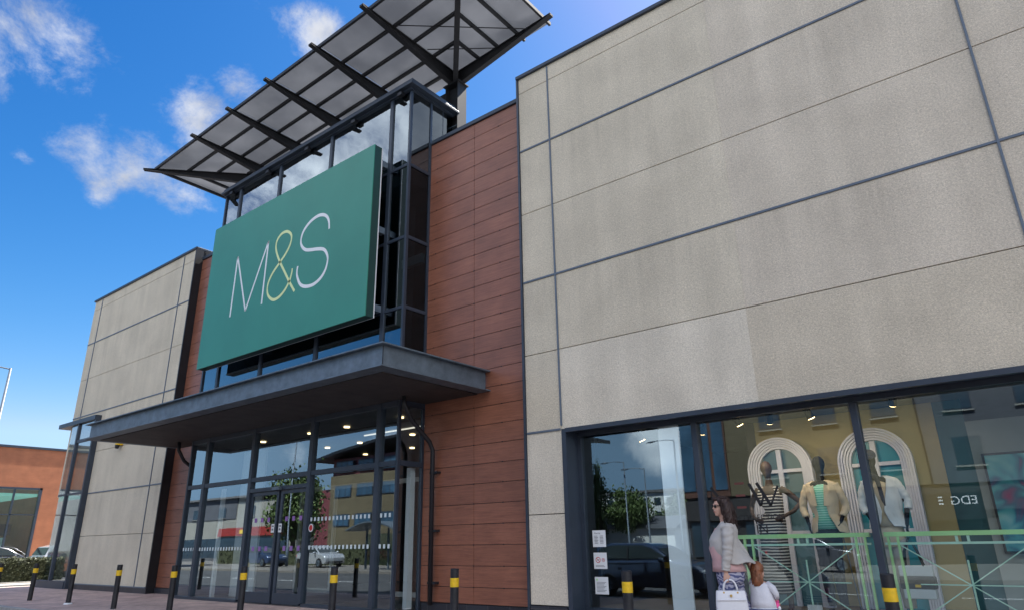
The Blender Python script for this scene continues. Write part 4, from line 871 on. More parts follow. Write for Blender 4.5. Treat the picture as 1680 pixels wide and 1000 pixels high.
# bodies
def head(b, c, s=1.0, f=(-1, 0)):
    """c centre; f facing direction in plan"""
    c = Vector(c); F = Vector((f[0], f[1], 0)).normalized(); S = Vector((-F.y, F.x, 0)); rot = Matrix((S, -F, Vector((0, 0, 1)))).transposed()
    rot = Matrix(((S.x, F.x, 0), (S.y, F.y, 0), (0, 0, 1)))
    def e(fo, up, si, r): b.ell(c+F*fo*s+S*si*s+Vector((0, 0, up*s)), (r[0]*s, r[1]*s, r[2]*s), rot)
    e(-.012, .03, 0, (.072, .090, .088)); e(.022, -.03, 0, (.058, .066, .082)); e(.052, -.088, 0, (.026, .026, .022))
    return F, S, rot
def face(b, c, s=1.0, f=(-1, 0)):
    F, S, rot = head(b, c, s, f); c = Vector(c)
    def e(fo, up, si, r): b.ell(c+F*fo*s+S*si*s+Vector((0, 0, up*s)), (r[0]*s, r[1]*s, r[2]*s), rot, 10, 8)
    e(.092, -.018, 0, (.012, .017, .011)); e(.084, 0, 0, (.009, .012, .026)); e(.080, -.052, 0, (.022, .010, .006)); e(.079, -.062, 0, (.019, .010, .007)); e(.072, .032, 0, (.05, .012, .010))
    for si in (-1, 1): e(-.002, -.012, si*.072, (.009, .018, .028)); e(.055, -.03, si*.035, (.018, .02, .02))
def hand(b, w, d, pn, s=1.0, curl=.5, side=1):
    """w wrist, d direction, pn palm normal; five fingers"""
    w = Vector(w); d = Vector(d).normalized(); pn = Vector(pn).normalized(); sx = d.cross(pn).normalized()
    b.tube([w-d*.03*s, w+d*.02*s, w+d*.055*s, w+d*.085*s], [(.022*s, .018*s), (.028*s, .016*s), (.038*s, .014*s), (.036*s, .012*s)], 12, flat=sx)
    for i, ln in enumerate((.062, .074, .078, .068)):
        o = sx*(i-1.5)*-.0185*s*side; p0 = w+d*.08*s+o
        p1 = p0+(d*(1-curl*.3)+pn*curl*.6).normalized()*ln*.5*s; p2 = p1+(d*(1-curl)+pn*curl*1.3).normalized()*ln*.32*s; p3 = p2+(d*(1-curl*1.6)+pn*curl*1.6).normalized()*ln*.25*s
        b.tube([p0, p1, p2, p3], [.0088*s, .0082*s, .0075*s, .006*s], 8)
    p0 = w+d*.03*s+sx*.03*s*side; p1 = p0+(d*.7+sx*.7*side+pn*.4).normalized()*.04*s; p2 = p1+(d+pn*.6).normalized()*.032*s
    b.tube([p0-sx*.01*side*s, p1, p2], [.012*s, .0095*s, .0075*s], 8)
def loft(b, secs, n=28):
    """secs: (z, cx, cy, rx, ry)"""
    b.tube([(s[1], s[2], s[0]) for s in secs], [(s[3], s[4]) for s in secs], n, flat=(1, 0, 0))
def loftz(secs, n=32, fold=0, seed=0, ph=9):
    b = MB(); r = random.Random(seed); rings = []; ps = [r.uniform(0, 6.28) for _ in range(4)]
    for z, cx, cy, rx, ry in secs:
        ring = []
        for j in range(n):
            a = 2*math.pi*j/n; k = 1+fold*(math.sin(ph*a+ps[0]+z*3)*.6+math.sin(5*a+ps[1]-z*7)*.4)
            ring.append(b.bm.verts.new((cx+rx*k*math.cos(a), cy+ry*k*math.sin(a), z)))
        rings.append(ring)
    for p, q in zip(rings, rings[1:]):
        for j in range(n): b.bm.faces.new((p[j], p[(j+1) % n], q[(j+1) % n], q[j]))
    b.bm.faces.new(rings[0][::-1]); b.bm.faces.new(rings[-1]); return b
def densify(secs, k=5):
    o = []
    for a, c in zip(secs, secs[1:]):
        for i in range(k):
            f = i/k; o.append(tuple(p+(q-p)*f for p, q in zip(a, c)))
    return o+[tuple(secs[-1])]
def sleeve(pts, rad, n=22, seed=0, amp=.07):
    P_ = crom([Vector(p) for p in pts], 8); m = len(P_); b = MB(); r = random.Random(seed); rr = []
    for i in range(m):
        f = i/(m-1)*(len(rad)-1); j = min(int(f), len(rad)-2); rr.append(rad[j]+(rad[j+1]-rad[j])*(f-j))
    b.tube([p+Vector((0, 0, 0)) for p in P_], rr, n)
    for v in b.bm.verts:
        i_ = min(range(m), key=lambda q: (P_[q]-v.co).length); d = v.co-P_[i_]
        w_ = math.sin(i_*1.15+2.2*noise.noise(v.co*14+Vector((seed, 0, 0)))*2)*amp+noise.noise(v.co*22+Vector((0, seed, 0)))*amp
        v.co += d*w_
    return b
def shell(secs, front=-90, n=56):
    """open-fronted jacket: (z, cx, cy, rx, ry, gap degrees)"""
    b = MB(); rings = []; secs = densify(secs)
    for z, cx, cy, rx, ry, gp in secs:
        ring = []
        for j in range(n+1):
            a = R(front+gp+(360-2*gp)*j/n); q_ = Vector((cx+rx*math.cos(a), cy+ry*math.sin(a), z)); wv = 1+.02*math.sin(7*a+z*9)+.07*noise.noise(Vector((q_.x*9, q_.y*9, z*5)))+.05*noise.noise(Vector((q_.x*20, q_.y*20, z*11+4)))
            ring.append(b.bm.verts.new((cx+rx*wv*math.cos(a), cy+ry*wv*math.sin(a), z+.012*math.sin(5*a)*(z < secs[-1][0]+.01))))
        rings.append(ring)
    for p, q in zip(rings, rings[1:]):
        for j in range(n): b.bm.faces.new((p[j], p[j+1], q[j+1], q[j]))
    return b
def cloth(mb, name, m, t, th=.010, sub=1):
    o = VB(mb, name, m, t, smooth=True); s = o.modifiers.new('sol', 'SOLIDIFY'); s.thickness = th; s.offset = 1
    if sub: u = o.modifiers.new('u', 'SUBSURF'); u.levels = u.render_levels = sub
    return o
mannq = mat('mannequin_bronze', (.05, .024, .014), .6, 0, .2, 4, spec=.6); mannk = mat('mannequin_black', (.010, .011, .016), .8, 0, .2, 4, spec=.15) if 1 else mat('x', (.010, .010, .014), .6, 0, .2, 4)
wht = mat('white_cotton', (.62, .66, .68), .85, 0, .05, 5, .25, 12); beige = mat('beige_linen', (.62, .50, .34), .85, 0, .08, 6, .25, 14); navy = mat('navy_cloth', (.012, .014, .028), .8, 0, .2, 6, .2, 14)
GRP = 'dressed mannequins in the display window'
# A: striped dress
t = thing('mannequin', 'bronze mannequin in a long black and white striped dress, hands on hips', 'mannequin', (-3.33, 1.2, .15), GRP)
b = MB(); c = (-3.30, 1.2, 2.0)
b.ell((-3.30, 1.2, 2.02), (.078, .092, .105)); b.ell((-3.295, 1.185, 1.96), (.055, .07, .085))
b.tube([(-3.295, 1.2, 1.95), (-3.29, 1.2, 1.86), (-3.29, 1.2, 1.78)], [.048, .045, .06], 14)
loft(b, [(1.78, -3.29, 1.2, .07, .05), (1.75, -3.29, 1.2, .15, .065), (1.70, -3.295, 1.2, .175, .085), (1.55, -3.29, 1.2, .14, .10), (1.44, -3.26, 1.2, .11, .085), (1.26, -3.32, 1.2, .165, .11), (1.1, -3.32, 1.2, .16, .11)])
for x, x2 in ((-3.41, -3.41), (-3.24, -3.21)): b.tube([(x, 1.2, 1.15), (x, 1.19, .68), (x2, 1.2, .30), (x2, 1.19, .20)], [.085, .06, .038, .035], 12); b.ell((x2, 1.14, .185), (.036, .09, .03))
b.tube([(-3.14, 1.2, 1.74), (-3.05, 1.21, 1.68), (-2.91, 1.26, 1.535)], [.042, .042, .032], 12); b.tube([(-2.91, 1.26, 1.535), (-3.0, 1.2, 1.43), (-3.12, 1.10, 1.355)], [.033, .028, .022], 12); hand(b, (-3.12, 1.10, 1.355), (-1, -.15, -.35), (0, 1, 0), .95, .25)
b.tube([(-3.45, 1.2, 1.74), (-3.52, 1.21, 1.66), (-3.60, 1.26, 1.50)], [.042, .040, .032], 12); b.tube([(-3.60, 1.26, 1.50), (-3.58, 1.2, 1.42), (-3.52, 1.09, 1.35)], [.033, .028, .022], 12); hand(b, (-3.52, 1.09, 1.35), (.9, -.2, -.5), (0, 1, 0), .95, .25, -1)
VB(b, 'body', mannq, t, fuse=.008, sm=3)
st = stripes('striped_jersey', (.012, .012, .016), (.66, .60, .54), .040, .40, .8, 2, .02)
VB(loftz([(1.66, -3.295, 1.2, .17, .10), (1.56, -3.29, 1.19, .16, .125), (1.44, -3.262, 1.2, .125, .10), (1.27, -3.32, 1.2, .19, .135), (.9, -3.33, 1.2, .185, .14), (.6, -3.345, 1.2, .19, .145), (.37, -3.355, 1.2, .205, .155)], 40, .018, 2), 'dress', st, t, smooth=True)
b = MB()
for s_ in (-1, 1): b.bar((-3.295+s_*.125, 1.115, 1.62), (-3.29+s_*.10, 1.15, 1.765), .07, .012, (0, -1, 0)); b.bar((-3.29+s_*.10, 1.15, 1.765), (-3.29+s_*.12, 1.26, 1.70), .06, .012, (0, 0, 1))
VB(b, 'strap', st, t)
VB(MB().box(-3.45, -3.10, .99, 1.4, .150, .16), 'stand', M['galv'], t)
# B: beige blazer
t = thing('mannequin', 'black mannequin in a beige blazer over a green striped top and dark trousers', 'mannequin', (-2.6, 1.2, .15), GRP)
b = MB(); b.ell((-2.585, 1.2, 2.03), (.08, .095, .105)); b.ell((-2.585, 1.19, 1.97), (.06, .075, .085)); b.tube([(-2.585, 1.2, 1.95), (-2.59, 1.2, 1.80), (-2.59, 1.2, 1.76)], [.05, .052, .07], 14)
loft(b, [(1.78, -2.60, 1.2, .08, .05), (1.74, -2.60, 1.2, .16, .07), (1.6, -2.60, 1.2, .16, .10), (1.4, -2.6, 1.2, .12, .085), (1.15, -2.6, 1.2, .15, .10), (1.0, -2.6, 1.2, .14, .1)])
for x in (-2.69, -2.54): b.tube([(x, 1.2, 1.05), (x, 1.2, .65), (x+.0, 1.2, .24)], [.08, .06, .035], 12); b.ell((x, 1.14, .19), (.036, .09, .03))
b.tube([(-2.79, 1.2, 1.72), (-2.87, 1.2, 1.46), (-2.81, 1.14, 1.24)], [.04, .033, .024], 12); hand(b, (-2.81, 1.14, 1.24), (.1, -.1, -1), (1, 0, 0), .95, .35)
b.tube([(-2.42, 1.2, 1.72), (-2.33, 1.22, 1.46), (-2.40, 1.12, 1.27)], [.04, .033, .024], 12); hand(b, (-2.40, 1.12, 1.27), (-.4, .1, -1), (-1, 0, 0), .95, .35, -1)
VB(b, 'body', mannk, t, fuse=.008, sm=3)
VB(loftz([(1.76, -2.59, 1.2, .085, .06), (1.70, -2.6, 1.19, .155, .10), (1.55, -2.6, 1.18, .16, .115), (1.3, -2.6, 1.18, .15, .115), (1.18, -2.6, 1.18, .165, .125)], 30, .01, 4), 'top', stripes('green_striped_jersey', (.10, .42, .32), (.32, .66, .54), .03, .5), t, smooth=True)
cloth(shell([(1.80, -2.60, 1.2, .10, .075, 38), (1.76, -2.60, 1.2, .195, .095, 34), (1.66, -2.60, 1.2, .205, .125, 30), (1.5, -2.6, 1.19, .172, .13, 22), (1.36, -2.59, 1.19, .155, .125, 24), (1.25, -2.575, 1.19, .20, .145, 30), (1.13, -2.555, 1.19, .225, .155, 36)]), 'blazer', beige, t)
for s_, pts in ((-1, [(-2.77, 1.2, 1.745), (-2.83, 1.2, 1.62), (-2.875, 1.205, 1.46), (-2.835, 1.17, 1.34)]), (1, [(-2.43, 1.2, 1.745), (-2.37, 1.2, 1.62), (-2.33, 1.215, 1.46), (-2.375, 1.16, 1.34)])):
    VB(sleeve(pts, [.056, .053, .047, .044], seed=3), 'sleeve', beige, t, smooth=True)
for s_ in (-1, 1): VB(MB().bar((-2.60+s_*.095, 1.095, 1.74), (-2.60+s_*.07, 1.045, 1.47), .06, .008, (s_*.5, -1, 0)), 'lapel', beige, t)
VB(loftz([(1.20, -2.6, 1.2, .15, .105), (1.1, -2.6, 1.2, .17, .12), (.95, -2.61, 1.2, .165, .12)], 24), 'waistband', navy, t, smooth=True)
for x in (-2.69, -2.54): VB(sleeve([(x, 1.2, 1.05), (x-.01, 1.195, .65), (x+.0, 1.2, .25)], [.093, .072, .052], seed=9), 'trouser_leg', navy, t, smooth=True)
VB(MB().tube([(-2.40, 1.4, .15), (-2.47, 1.35, 1.2)], .008, 8).box(-2.7, -2.35, 1.1, 1.5, .150, .158), 'stand', M['galv'], t)
# C: white blazer + cap
t = thing('mannequin', 'black mannequin in a white jacket, dark cap, dark scarf and beige trousers', 'mannequin', (-1.87, 1.2, .15), GRP)
b = MB(); b.ell((-1.95, 1.19, 2.02), (.08, .095, .10)); b.ell((-1.95, 1.17, 1.96), (.058, .072, .08)); b.tube([(-1.945, 1.2, 1.95), (-1.92, 1.2, 1.80), (-1.89, 1.2, 1.76)], [.05, .052, .07], 14)
loft(b, [(1.78, -1.88, 1.2, .08, .05), (1.74, -1.87, 1.2, .17, .07), (1.6, -1.86, 1.2, .17, .10), (1.4, -1.86, 1.2, .13, .085), (1.15, -1.86, 1.2, .15, .10), (1.0, -1.86, 1.2, .14, .1)])
for x in (-1.95, -1.79): b.tube([(x, 1.2, 1.05), (x, 1.2, .65), (x+.0, 1.2, .24)], [.08, .06, .035], 12); b.ell((x, 1.14, .19), (.036, .09, .03))
b.tube([(-1.68, 1.2, 1.72), (-1.61, 1.2, 1.46), (-1.65, 1.13, 1.20)], [.04, .036, .026], 12); hand(b, (-1.65, 1.13, 1.20), (-.05, -.05, -1), (1, 0, 0), 1.0, .6)
b.tube([(-2.06, 1.2, 1.72), (-2.12, 1.2, 1.46), (-2.02, 1.12, 1.25)], [.04, .033, .024], 12); hand(b, (-2.02, 1.12, 1.25), (.3, -.1, -1), (-1, 0, 0), .95, .35, -1)
VB(b, 'body', mannk, t, fuse=.008, sm=3)
VB(MB().ell((-1.95, 1.19, 2.09), (.095, .11, .075)).tube([(-1.95, 1.13, 2.05), (-1.94, 1.03, 2.03)], [(.09, .02), (.07, .008)], 14, flat=(1, 0, 0)), 'cap', mat('navy_cap', (.03, .04, .08), .7), t, fuse=.008, sm=2)
VB(loftz([(1.76, -1.89, 1.2, .085, .06), (1.70, -1.87, 1.19, .155, .10), (1.4, -1.86, 1.18, .15, .11), (1.2, -1.86, 1.18, .16, .12)], 30, .01, 4), 'shirt', beige, t, smooth=True)
cloth(shell([(1.81, -1.88, 1.2, .10, .075, 30), (1.77, -1.87, 1.2, .20, .095, 26), (1.66, -1.87, 1.2, .215, .13, 22), (1.5, -1.865, 1.19, .195, .14, 10), (1.38, -1.865, 1.19, .18, .14, 3), (1.28, -1.86, 1.19, .20, .145, 10), (1.18, -1.855, 1.19, .22, .155, 24)]), 'blazer', wht, t)
for pts in ([(-1.71, 1.2, 1.75), (-1.645, 1.2, 1.62), (-1.60, 1.205, 1.50), (-1.605, 1.18, 1.40)], [(-2.04, 1.2, 1.75), (-2.10, 1.2, 1.6), (-2.12, 1.2, 1.46), (-2.08, 1.16, 1.36)]):
    VB(sleeve(pts, [.060, .056, .050, .047], seed=5), 'sleeve', wht, t, smooth=True)
VB(MB().tube([(-1.98, 1.12, 1.86), (-1.89, 1.10, 1.80), (-1.86, 1.055, 1.70), (-1.845, 1.045, 1.52), (-1.83, 1.04, 1.44)], [(.03, .02), (.035, .02), (.03, .012), (.025, .01), (.006, .006)], 12), 'scarf', navy, t, smooth=True)
VB(loftz([(1.22, -1.86, 1.2, .15, .105), (1.1, -1.86, 1.2, .17, .12), (.95, -1.87, 1.2, .17, .12)], 24), 'waistband', beige, t, smooth=True)
for x in (-1.95, -1.79): VB(sleeve([(x, 1.2, 1.05), (x-.01, 1.195, .65), (x+.0, 1.2, .25)], [.10, .085, .07], seed=11), 'trouser_leg', mat('stone_trouser', (.42, .38, .34), .85, 0, .08, 6, .2, 12), t, smooth=True)
t = thing('handbag', 'black and white structured handbag hanging from the white jacket mannequin', 'handbag', (-1.62, 1.05, .36))
VB(MB().box(-1.81, -1.45, .98, 1.10, .62, .74), 'upper_panel', wht, t, bevel=.012); VB(MB().box(-1.82, -1.44, .975, 1.105, .48, .619), 'middle_band', M['black'], t, bevel=.012); VB(MB().box(-1.80, -1.46, .98, 1.10, .37, .479), 'lower_panel', wht, t, bevel=.012)
VB(MB().box(-1.66, -1.60, .965, .974, .50, .53), 'clasp', M['yellow'], t)
for y in (.99, 1.09): VB(MB().tube([(-1.74, y, .70), (-1.72, y, .90), (-1.65, y+.03, 1.06), (-1.58, y, .90), (-1.53, y, .70)], .009, 8), 'handle', M['black'], t, smooth=True)
# poster (plain abstract stand-in), spots, notices, vinyl
pm, pt, pp = base('poster_print'); N_, L_ = pt.nodes, pt.links
a_ = N_.new('ShaderNodeTexCoord'); n_ = N_.new('ShaderNodeTexNoise'); n_.inputs['Scale'].default_value = 2.6; n_.inputs['Distortion'].default_value = 1.2; L_.new(a_.outputs['Object'], n_.inputs[0])
r_ = N_.new('ShaderNodeValToRGB'); L_.new(n_.outputs[0], r_.inputs[0]); L_.new(r_.outputs[0], pp.inputs['Base Color']); el = r_.color_ramp.elements
el[0].position = .3; el[0].color = (.30, .03, .14, 1); el[1].position = .75; el[1].color = (.30, .55, .55, 1)
for p_, c_ in ((.40, (.03, .12, .22, 1)), (.50, (.06, .36, .42, 1)), (.62, (.18, .48, .50, 1))): e_ = el.new(p_); e_.color = c_
t = thing('display_poster', 'large framed teal and pink poster on the grey panel in the display window', 'poster', (-.2, 2.34, .86))
VB(MB().box(-.80, .5, 2.34, 2.375, .84, 2.10), 'frame', M['black'], t); VB(MB().box(-.77, .47, 2.33, 2.339, .87, 2.07), 'print', pm, t)
lens = emis('spot_lens', (1, .66, .30), 5)
for i, (x, z, lab) in enumerate(((-5.05, 2.62, 'spotlight above the three paper notices, left of the white screen'), (-4.02, 2.62, 'spotlight just left of the first window mullion'), (-3.48, 2.68, 'spotlight above the letter W'), (-3.03, 2.66, 'spotlight above the left arched frame'), (-2.5, 2.66, 'black spotlight above the beige blazer mannequin'), (-1.47, 2.70, 'black spotlight above the right arched frame'))):
    t = thing('spotlight', lab, 'spotlight', (x, .8, z), 'ceiling spotlights in the display window')
    d = Vector((-.25, .55, -.8)).normalized() if i % 2 else Vector((.3, .3, -.9)).normalized()
    MB().tube([-d*.07, d*.07], [.045, .055], 14).build('housing', M['black'], t); MB().tube([d*.071, d*.078], .045, 14).build('lens', lens, t); MB().tube([(0, 0, .03), (0, 0, 2.88-z)], .012, 8).build('stem', M['black'], t)
    if True:
        l = bpy.data.lights.new('spot', 'SPOT'); l.energy = 7; l.color = (1, .80, .60); l.spot_size = R(110); l.spot_blend = .8; l.shadow_soft_size = .04
        o = bpy.data.objects.new('spot', l); COL.objects.link(o); o.location = (x, .8, z-.1); o.parent = None
        tgt = Vector((x+.12, 2.1, 1.5)); o.rotation_euler = (tgt-o.location).to_track_quat('-Z', 'Y').to_euler()
def paper(label, x, z0, z1, kind):
    w_ = .225; t = thing('paper_notice', label, 'notice', (x, .343, z0), 'paper notices on the shop window')
    B('sheet', M['paper'], t, 0, w_, -.003, 0, 0, z1-z0)
    h = z1-z0; b = MB()
    if kind == 0:
        text_mesh('heading', 'Opening', .03, M['ink'], t, (.03, -.0035, h-.05), (R(90), 0, 0), .0003)
        for r in range(6):
            b.box(.03, .085+.01*(r % 2), -.0045, -.0035, h-.085-r*.02, h-.078-r*.02); b.box(.125, .185, -.0045, -.0035, h-.085-r*.02, h-.078-r*.02)
        b.build('printed_lines', M['ink'], t)
    elif kind == 1:
        for cx, rr in ((.075, .042), (.165, .026)):
            q = MB(); n = 24
            o1 = [(cx+rr*math.cos(6.2832*i/n), h*.55+rr*math.sin(6.2832*i/n)) for i in range(n)]; i1 = [(cx+rr*.78*math.cos(6.2832*i/n), h*.55+rr*.78*math.sin(6.2832*i/n)) for i in range(n)]
            for i in range(n):
                j = (i+1) % n; q.quad((o1[i][0], -.0042, o1[i][1]), (o1[j][0], -.0042, o1[j][1]), (i1[j][0], -.0042, i1[j][1]), (i1[i][0], -.0042, i1[i][1]))
            q.bar((cx-rr*.6, -.0045, h*.55+rr*.6), (cx+rr*.6, -.0045, h*.55-rr*.6), .008 if rr > .03 else .005, .0004, (0, 1, 0)).build('no_entry_symbol', M['red'], t)
            MB().bar((cx-rr*.5, -.0038, h*.55-.004), (cx+rr*.5, -.0038, h*.55+.006), .007, .0003, (0, 1, 0)).build('pictogram', M['ink'], t)
        b.box(.03, .19, -.0045, -.0035, .03, .035).box(.03, .17, -.0045, -.0035, .045, .05).build('printed_lines', M['ink'], t)
    else:
        B('green_mark', M['rail'], t, .025, .05, -.0045, -.0035, h-.05, h-.025)
        for r in range(8): b.box(.03, .19-.02*(r % 3), -.0045, -.0035, h-.075-r*.018, h-.070-r*.018)
        b.build('printed_lines', M['ink'], t)
paper('white paper with columns of small print, top one of three on the shop window', -5.735, 1.0, 1.235, 0)
paper('white paper with two red no smoking circles, middle one of three on the window', -5.735, .695, .92, 1)
paper('white paper with a small green mark, lowest of three on the window', -5.735, .35, .585, 2)
t = thing('window_lettering', 'large vinyl letters NEW COLLECTION NOW IN on the shop glass behind the woman', 'lettering', (-3.8, .343, 1.2))
t.location = (0, 0, 0)
def vb(a, b_, w_, m): MB().bar((a[0], .3425, a[1]), (b_[0], .3425, b_[1]), w_, .001, (0, 1, 0)).build('letter_stroke', m, t)
vb((-3.80, 1.745), (-3.60, 1.46), .035, M['vinylk']); vb((-3.80, 1.46), (-3.80, 1.70), .02, M['vinylk'])
for z in (1.775, 1.62, 1.47): vb((-3.465, z), (-3.34, z), .028, M['vinylr'])
vb((-3.27, 1.765), (-3.145, 1.475), .040, M['vinylk']); vb((-3.145, 1.475), (-3.10, 1.60), .025, M['vinylk']); vb((-3.17, 1.77), (-3.02, 1.475), .040, M['vinylk']); vb((-3.02, 1.475), (-2.90, 1.72), .025, M['vinylk'])
text_mesh('small_lettering', 'COLLECTION', .098, M['vinylk'], t, (-3.47, .3425, 1.305), (R(90), 0, 0), .0005); text_mesh('lower_lettering', 'NOW', .155, M['vinylk'], t, (-3.86, .3425, 1.14), (R(90), 0, 0), .0005); text_mesh('lower_lettering', 'IN', .155, M['vinylk'], t, (-3.25, .3425, 1.14), (R(90), 0, 0), .0005)
MB().box(-2.92, -2.74, .9, .91, .151, .27).build('price_card', M['paper']); tag(bpy.data.objects['price_card'], 'small white price card standing on the display floor between two mannequins', 'card')
for x, lab in ((-13.06, 'white paper notice on the left sliding door leaf'), (-12.80, 'white paper notice on the right sliding door leaf')):
    t = thing('paper_notice', lab, 'notice', (x, TY+.015, 1.36), 'paper notices on the sliding doors'); B('sheet', M['paper'], t, 0, .11, -.002, 0, 0, .17)
    MB().box(.02, .09, -.003, -.0021, .11, .14).box(.02, .08, -.003, -.0021, .04, .08).build('printed_lines', M['innerg'], t)
t = thing('door_sticker', 'round red and white sticker on the glass right of the sliding doors', 'sticker', (-11.70, TY+.015, 1.42))
MB().tube([(0, 0, 0), (0, -.003, 0)], .075, 24).build('disc', M['paper'], t); MB().tube([(0, -.0031, 0), (0, -.005, 0)], .055, 24).build('red_disc', M['red'], t)
# ================================================================== people
skin = mat('skin', (.60, .36, .27), .55, 0, .05, 8); skin.node_tree.nodes['Principled BSDF'].inputs['Subsurface Weight'].default_value = .08
hairm = mat('brown_hair', (.030, .013, .009), .55, 0, .5, 30, .5, 60, (1, 1, .35)); grey = mat('grey_jacket_cloth', (.46, .435, .405), .85, 0, .07, 7, .35, 16); pink = mat('pink_cotton', (.58, .36, .35), .8, 0, .08, 6, .2, 20)
pat = stripes('patterned_cloth', (.09, .10, .21), (.40, .40, .50), .055, .5, .8, 2, .30)
wx, wy = -3.20, -.85
t = thing('person', 'woman in sunglasses, grey jacket and patterned trousers carrying a white handbag', 'person', (wx, wy, 0))
b = MB(); hc = (wx-.015, wy, 1.435)
face(b, hc, .93, (-1, -.48))
b.tube([(wx, wy, 1.38), (wx+.012, wy, 1.29), (wx+.02, wy, 1.23)], [.048, .046, .06], 14)
loft(b, [(1.25, wx+.02, wy, .06, .06), (1.215, wx+.02, wy, .085, .15), (1.12, wx+.0, wy, .115, .17), (1.0, wx-.02, wy, .13, .165), (.88, wx-.005, wy, .125, .155), (.76, wx+.015, wy, .14, .175), (.68, wx+.02, wy, .13, .165)])
for s_, kx, ax in ((-1, -.06, .05), (1, .10, .22)):
    y = wy+s_*.085; b.tube([(wx+.01, y, .74), (wx+kx, y, .42), (wx+ax, y, .10)], [.10, .062, .042], 14); b.tube([(wx+ax+.04, y, .04), (wx+ax-.06, y, .035), (wx+ax-.16, y, .022)], [.03, .034, .018], 10)
# near arm, carrying the bag
b.tube([(wx+.035, wy-.16, 1.185), (wx+.02, wy-.20, 1.08), (wx-.0, wy-.21, .95)], [.048, .046, .038], 14); b.tube([(wx-.0, wy-.21, .95), (wx-.025, wy-.215, .82), (wx-.04, wy-.215, .735)], [.037, .032, .023], 14)
hand(b, (wx-.04, wy-.215, .735), (-.05, 0, -1), (-.15, 1, 0), .92, .75, 1)
# far arm reaching back to the child
b.tube([(wx+.035, wy+.16, 1.185), (wx+.10, wy+.19, 1.05), (wx+.19, wy+.20, .93)], [.046, .043, .035], 14); b.tube([(wx+.19, wy+.20, .93), (wx+.24, wy+.19, .80), (wx+.27, wy+.17, .68)], [.034, .028, .021], 14)
hand(b, (wx+.27, wy+.17, .68), (.2, 0, -1), (-1, 0, 0), .92, .6, -1)
def PB(mb, name, m, **k): return VB(mb, name, m, t, **k)
PB(b, 'body', skin, fuse=.0065, sm=2)
# hair: cap plus wavy locks
b = MB(); hx = wx-.015
b.ell((hx+.032, wy+.004, 1.480), (.088, .086, .084)); b.ell((hx+.055, wy, 1.41), (.078, .092, .10)); b.ell((hx+.095, wy, 1.33), (.065, .095, .085)); b.ell((hx-.045, wy, 1.525), (.04, .06, .028))
r = random.Random(11)
for k in range(44):
    a = r.uniform(-1.0, 1.0)*math.pi*.5; x0 = hx+.05+.07*math.cos(a); y0 = wy+.095*math.sin(a); ln = r.uniform(.16, .25); ph = r.uniform(0, 6.3); pts = []
    for i in range(9):
        f = i/8; pts.append((x0+.03*f*math.cos(a)+.013*math.sin(ph+f*9), y0+.025*f*math.sin(a)+.013*math.cos(ph+f*9), 1.475-ln*f*1.12))
    b.tube(pts, [.017]+[.019]*6+[.013, .005], 7)
for k in range(16):
    s_ = 1 if k % 2 else -1; x0 = hx+(.03 if s_ < 0 else .0)+r.uniform(-.005, .05); pts = []
    for i in range(8):
        f = i/7; pts.append((x0+.035*f+.010*math.sin(k+f*8), wy+s_*(.078+.018*math.sin(f*2.6)), 1.52-.26*f))
    b.tube(pts, [.014, .018, .018, .018, .017, .015, .011, .005], 7)
PB(b, 'hair', hairm, fuse=.006)
b = MB()
for k in range(150):
    a = r.uniform(-1.0, 1.0)*math.pi*.55; x0 = hx+.04+.085*math.cos(a); y0 = wy+.10*math.sin(a); ln = r.uniform(.14, .29); ph = r.uniform(0, 6.3); pts = []; zz = r.uniform(1.46, 1.55); q_ = r.uniform(.008, .02)
    for i in range(9):
        f = i/8; pts.append((x0-.03*(1-f)*(zz > 1.5)+.04*f*math.cos(a)+q_*math.sin(ph+f*11), y0*1.0-.25*(y0-wy)*(1-f)+.035*f*math.sin(a)+q_*math.cos(ph+f*11), zz-ln*f))
    b.tube(pts, [.0045]*8+[.002], 4)
PB(b, 'hair_curls', hairm, smooth=True)
F_ = Vector((-1, -.48, 0)).normalized(); S_ = Vector((-F_.y, F_.x, 0)); hcv = Vector(hc); rt = Matrix(((S_.x, F_.x, 0), (S_.y, F_.y, 0), (0, 0, 1)))
b = MB()
for s_ in (-1, 1):
    b.ell(hcv+F_*.078+S_*s_*.030+Vector((0, 0, .006)), (.027, .010, .019), rt, 14, 8); b.bar(hcv+F_*.07+S_*s_*.052+Vector((0, 0, .012)), hcv-F_*.0+S_*s_*.070+Vector((0, 0, .010)), .004, .010)
b.bar(hcv+F_*.086-S_*.012+Vector((0, 0, .010)), hcv+F_*.086+S_*.012+Vector((0, 0, .010)), .004, .005)
PB(b, 'sunglasses', mat('dark_lens', (.008, .008, .01), .1), smooth=True)
PB(MB().ell(hcv+F_*.0765+Vector((0, 0, -.052)), (.019, .009, .007), rt, 12, 8), 'lips', mat('lips', (.42, .13, .12), .45), smooth=True)
PB(loftz([(1.20, wx-.0, wy, .10, .13), (1.10, wx-.025, wy, .135, .165), (.98, wx-.045, wy, .145, .165), (.86, wx-.015, wy, .150, .172), (.80, wx-.0, wy, .170, .188), (.735, wx+.01, wy, .185, .205)], 36, .015, 3), 'pink_top', pink, smooth=True)
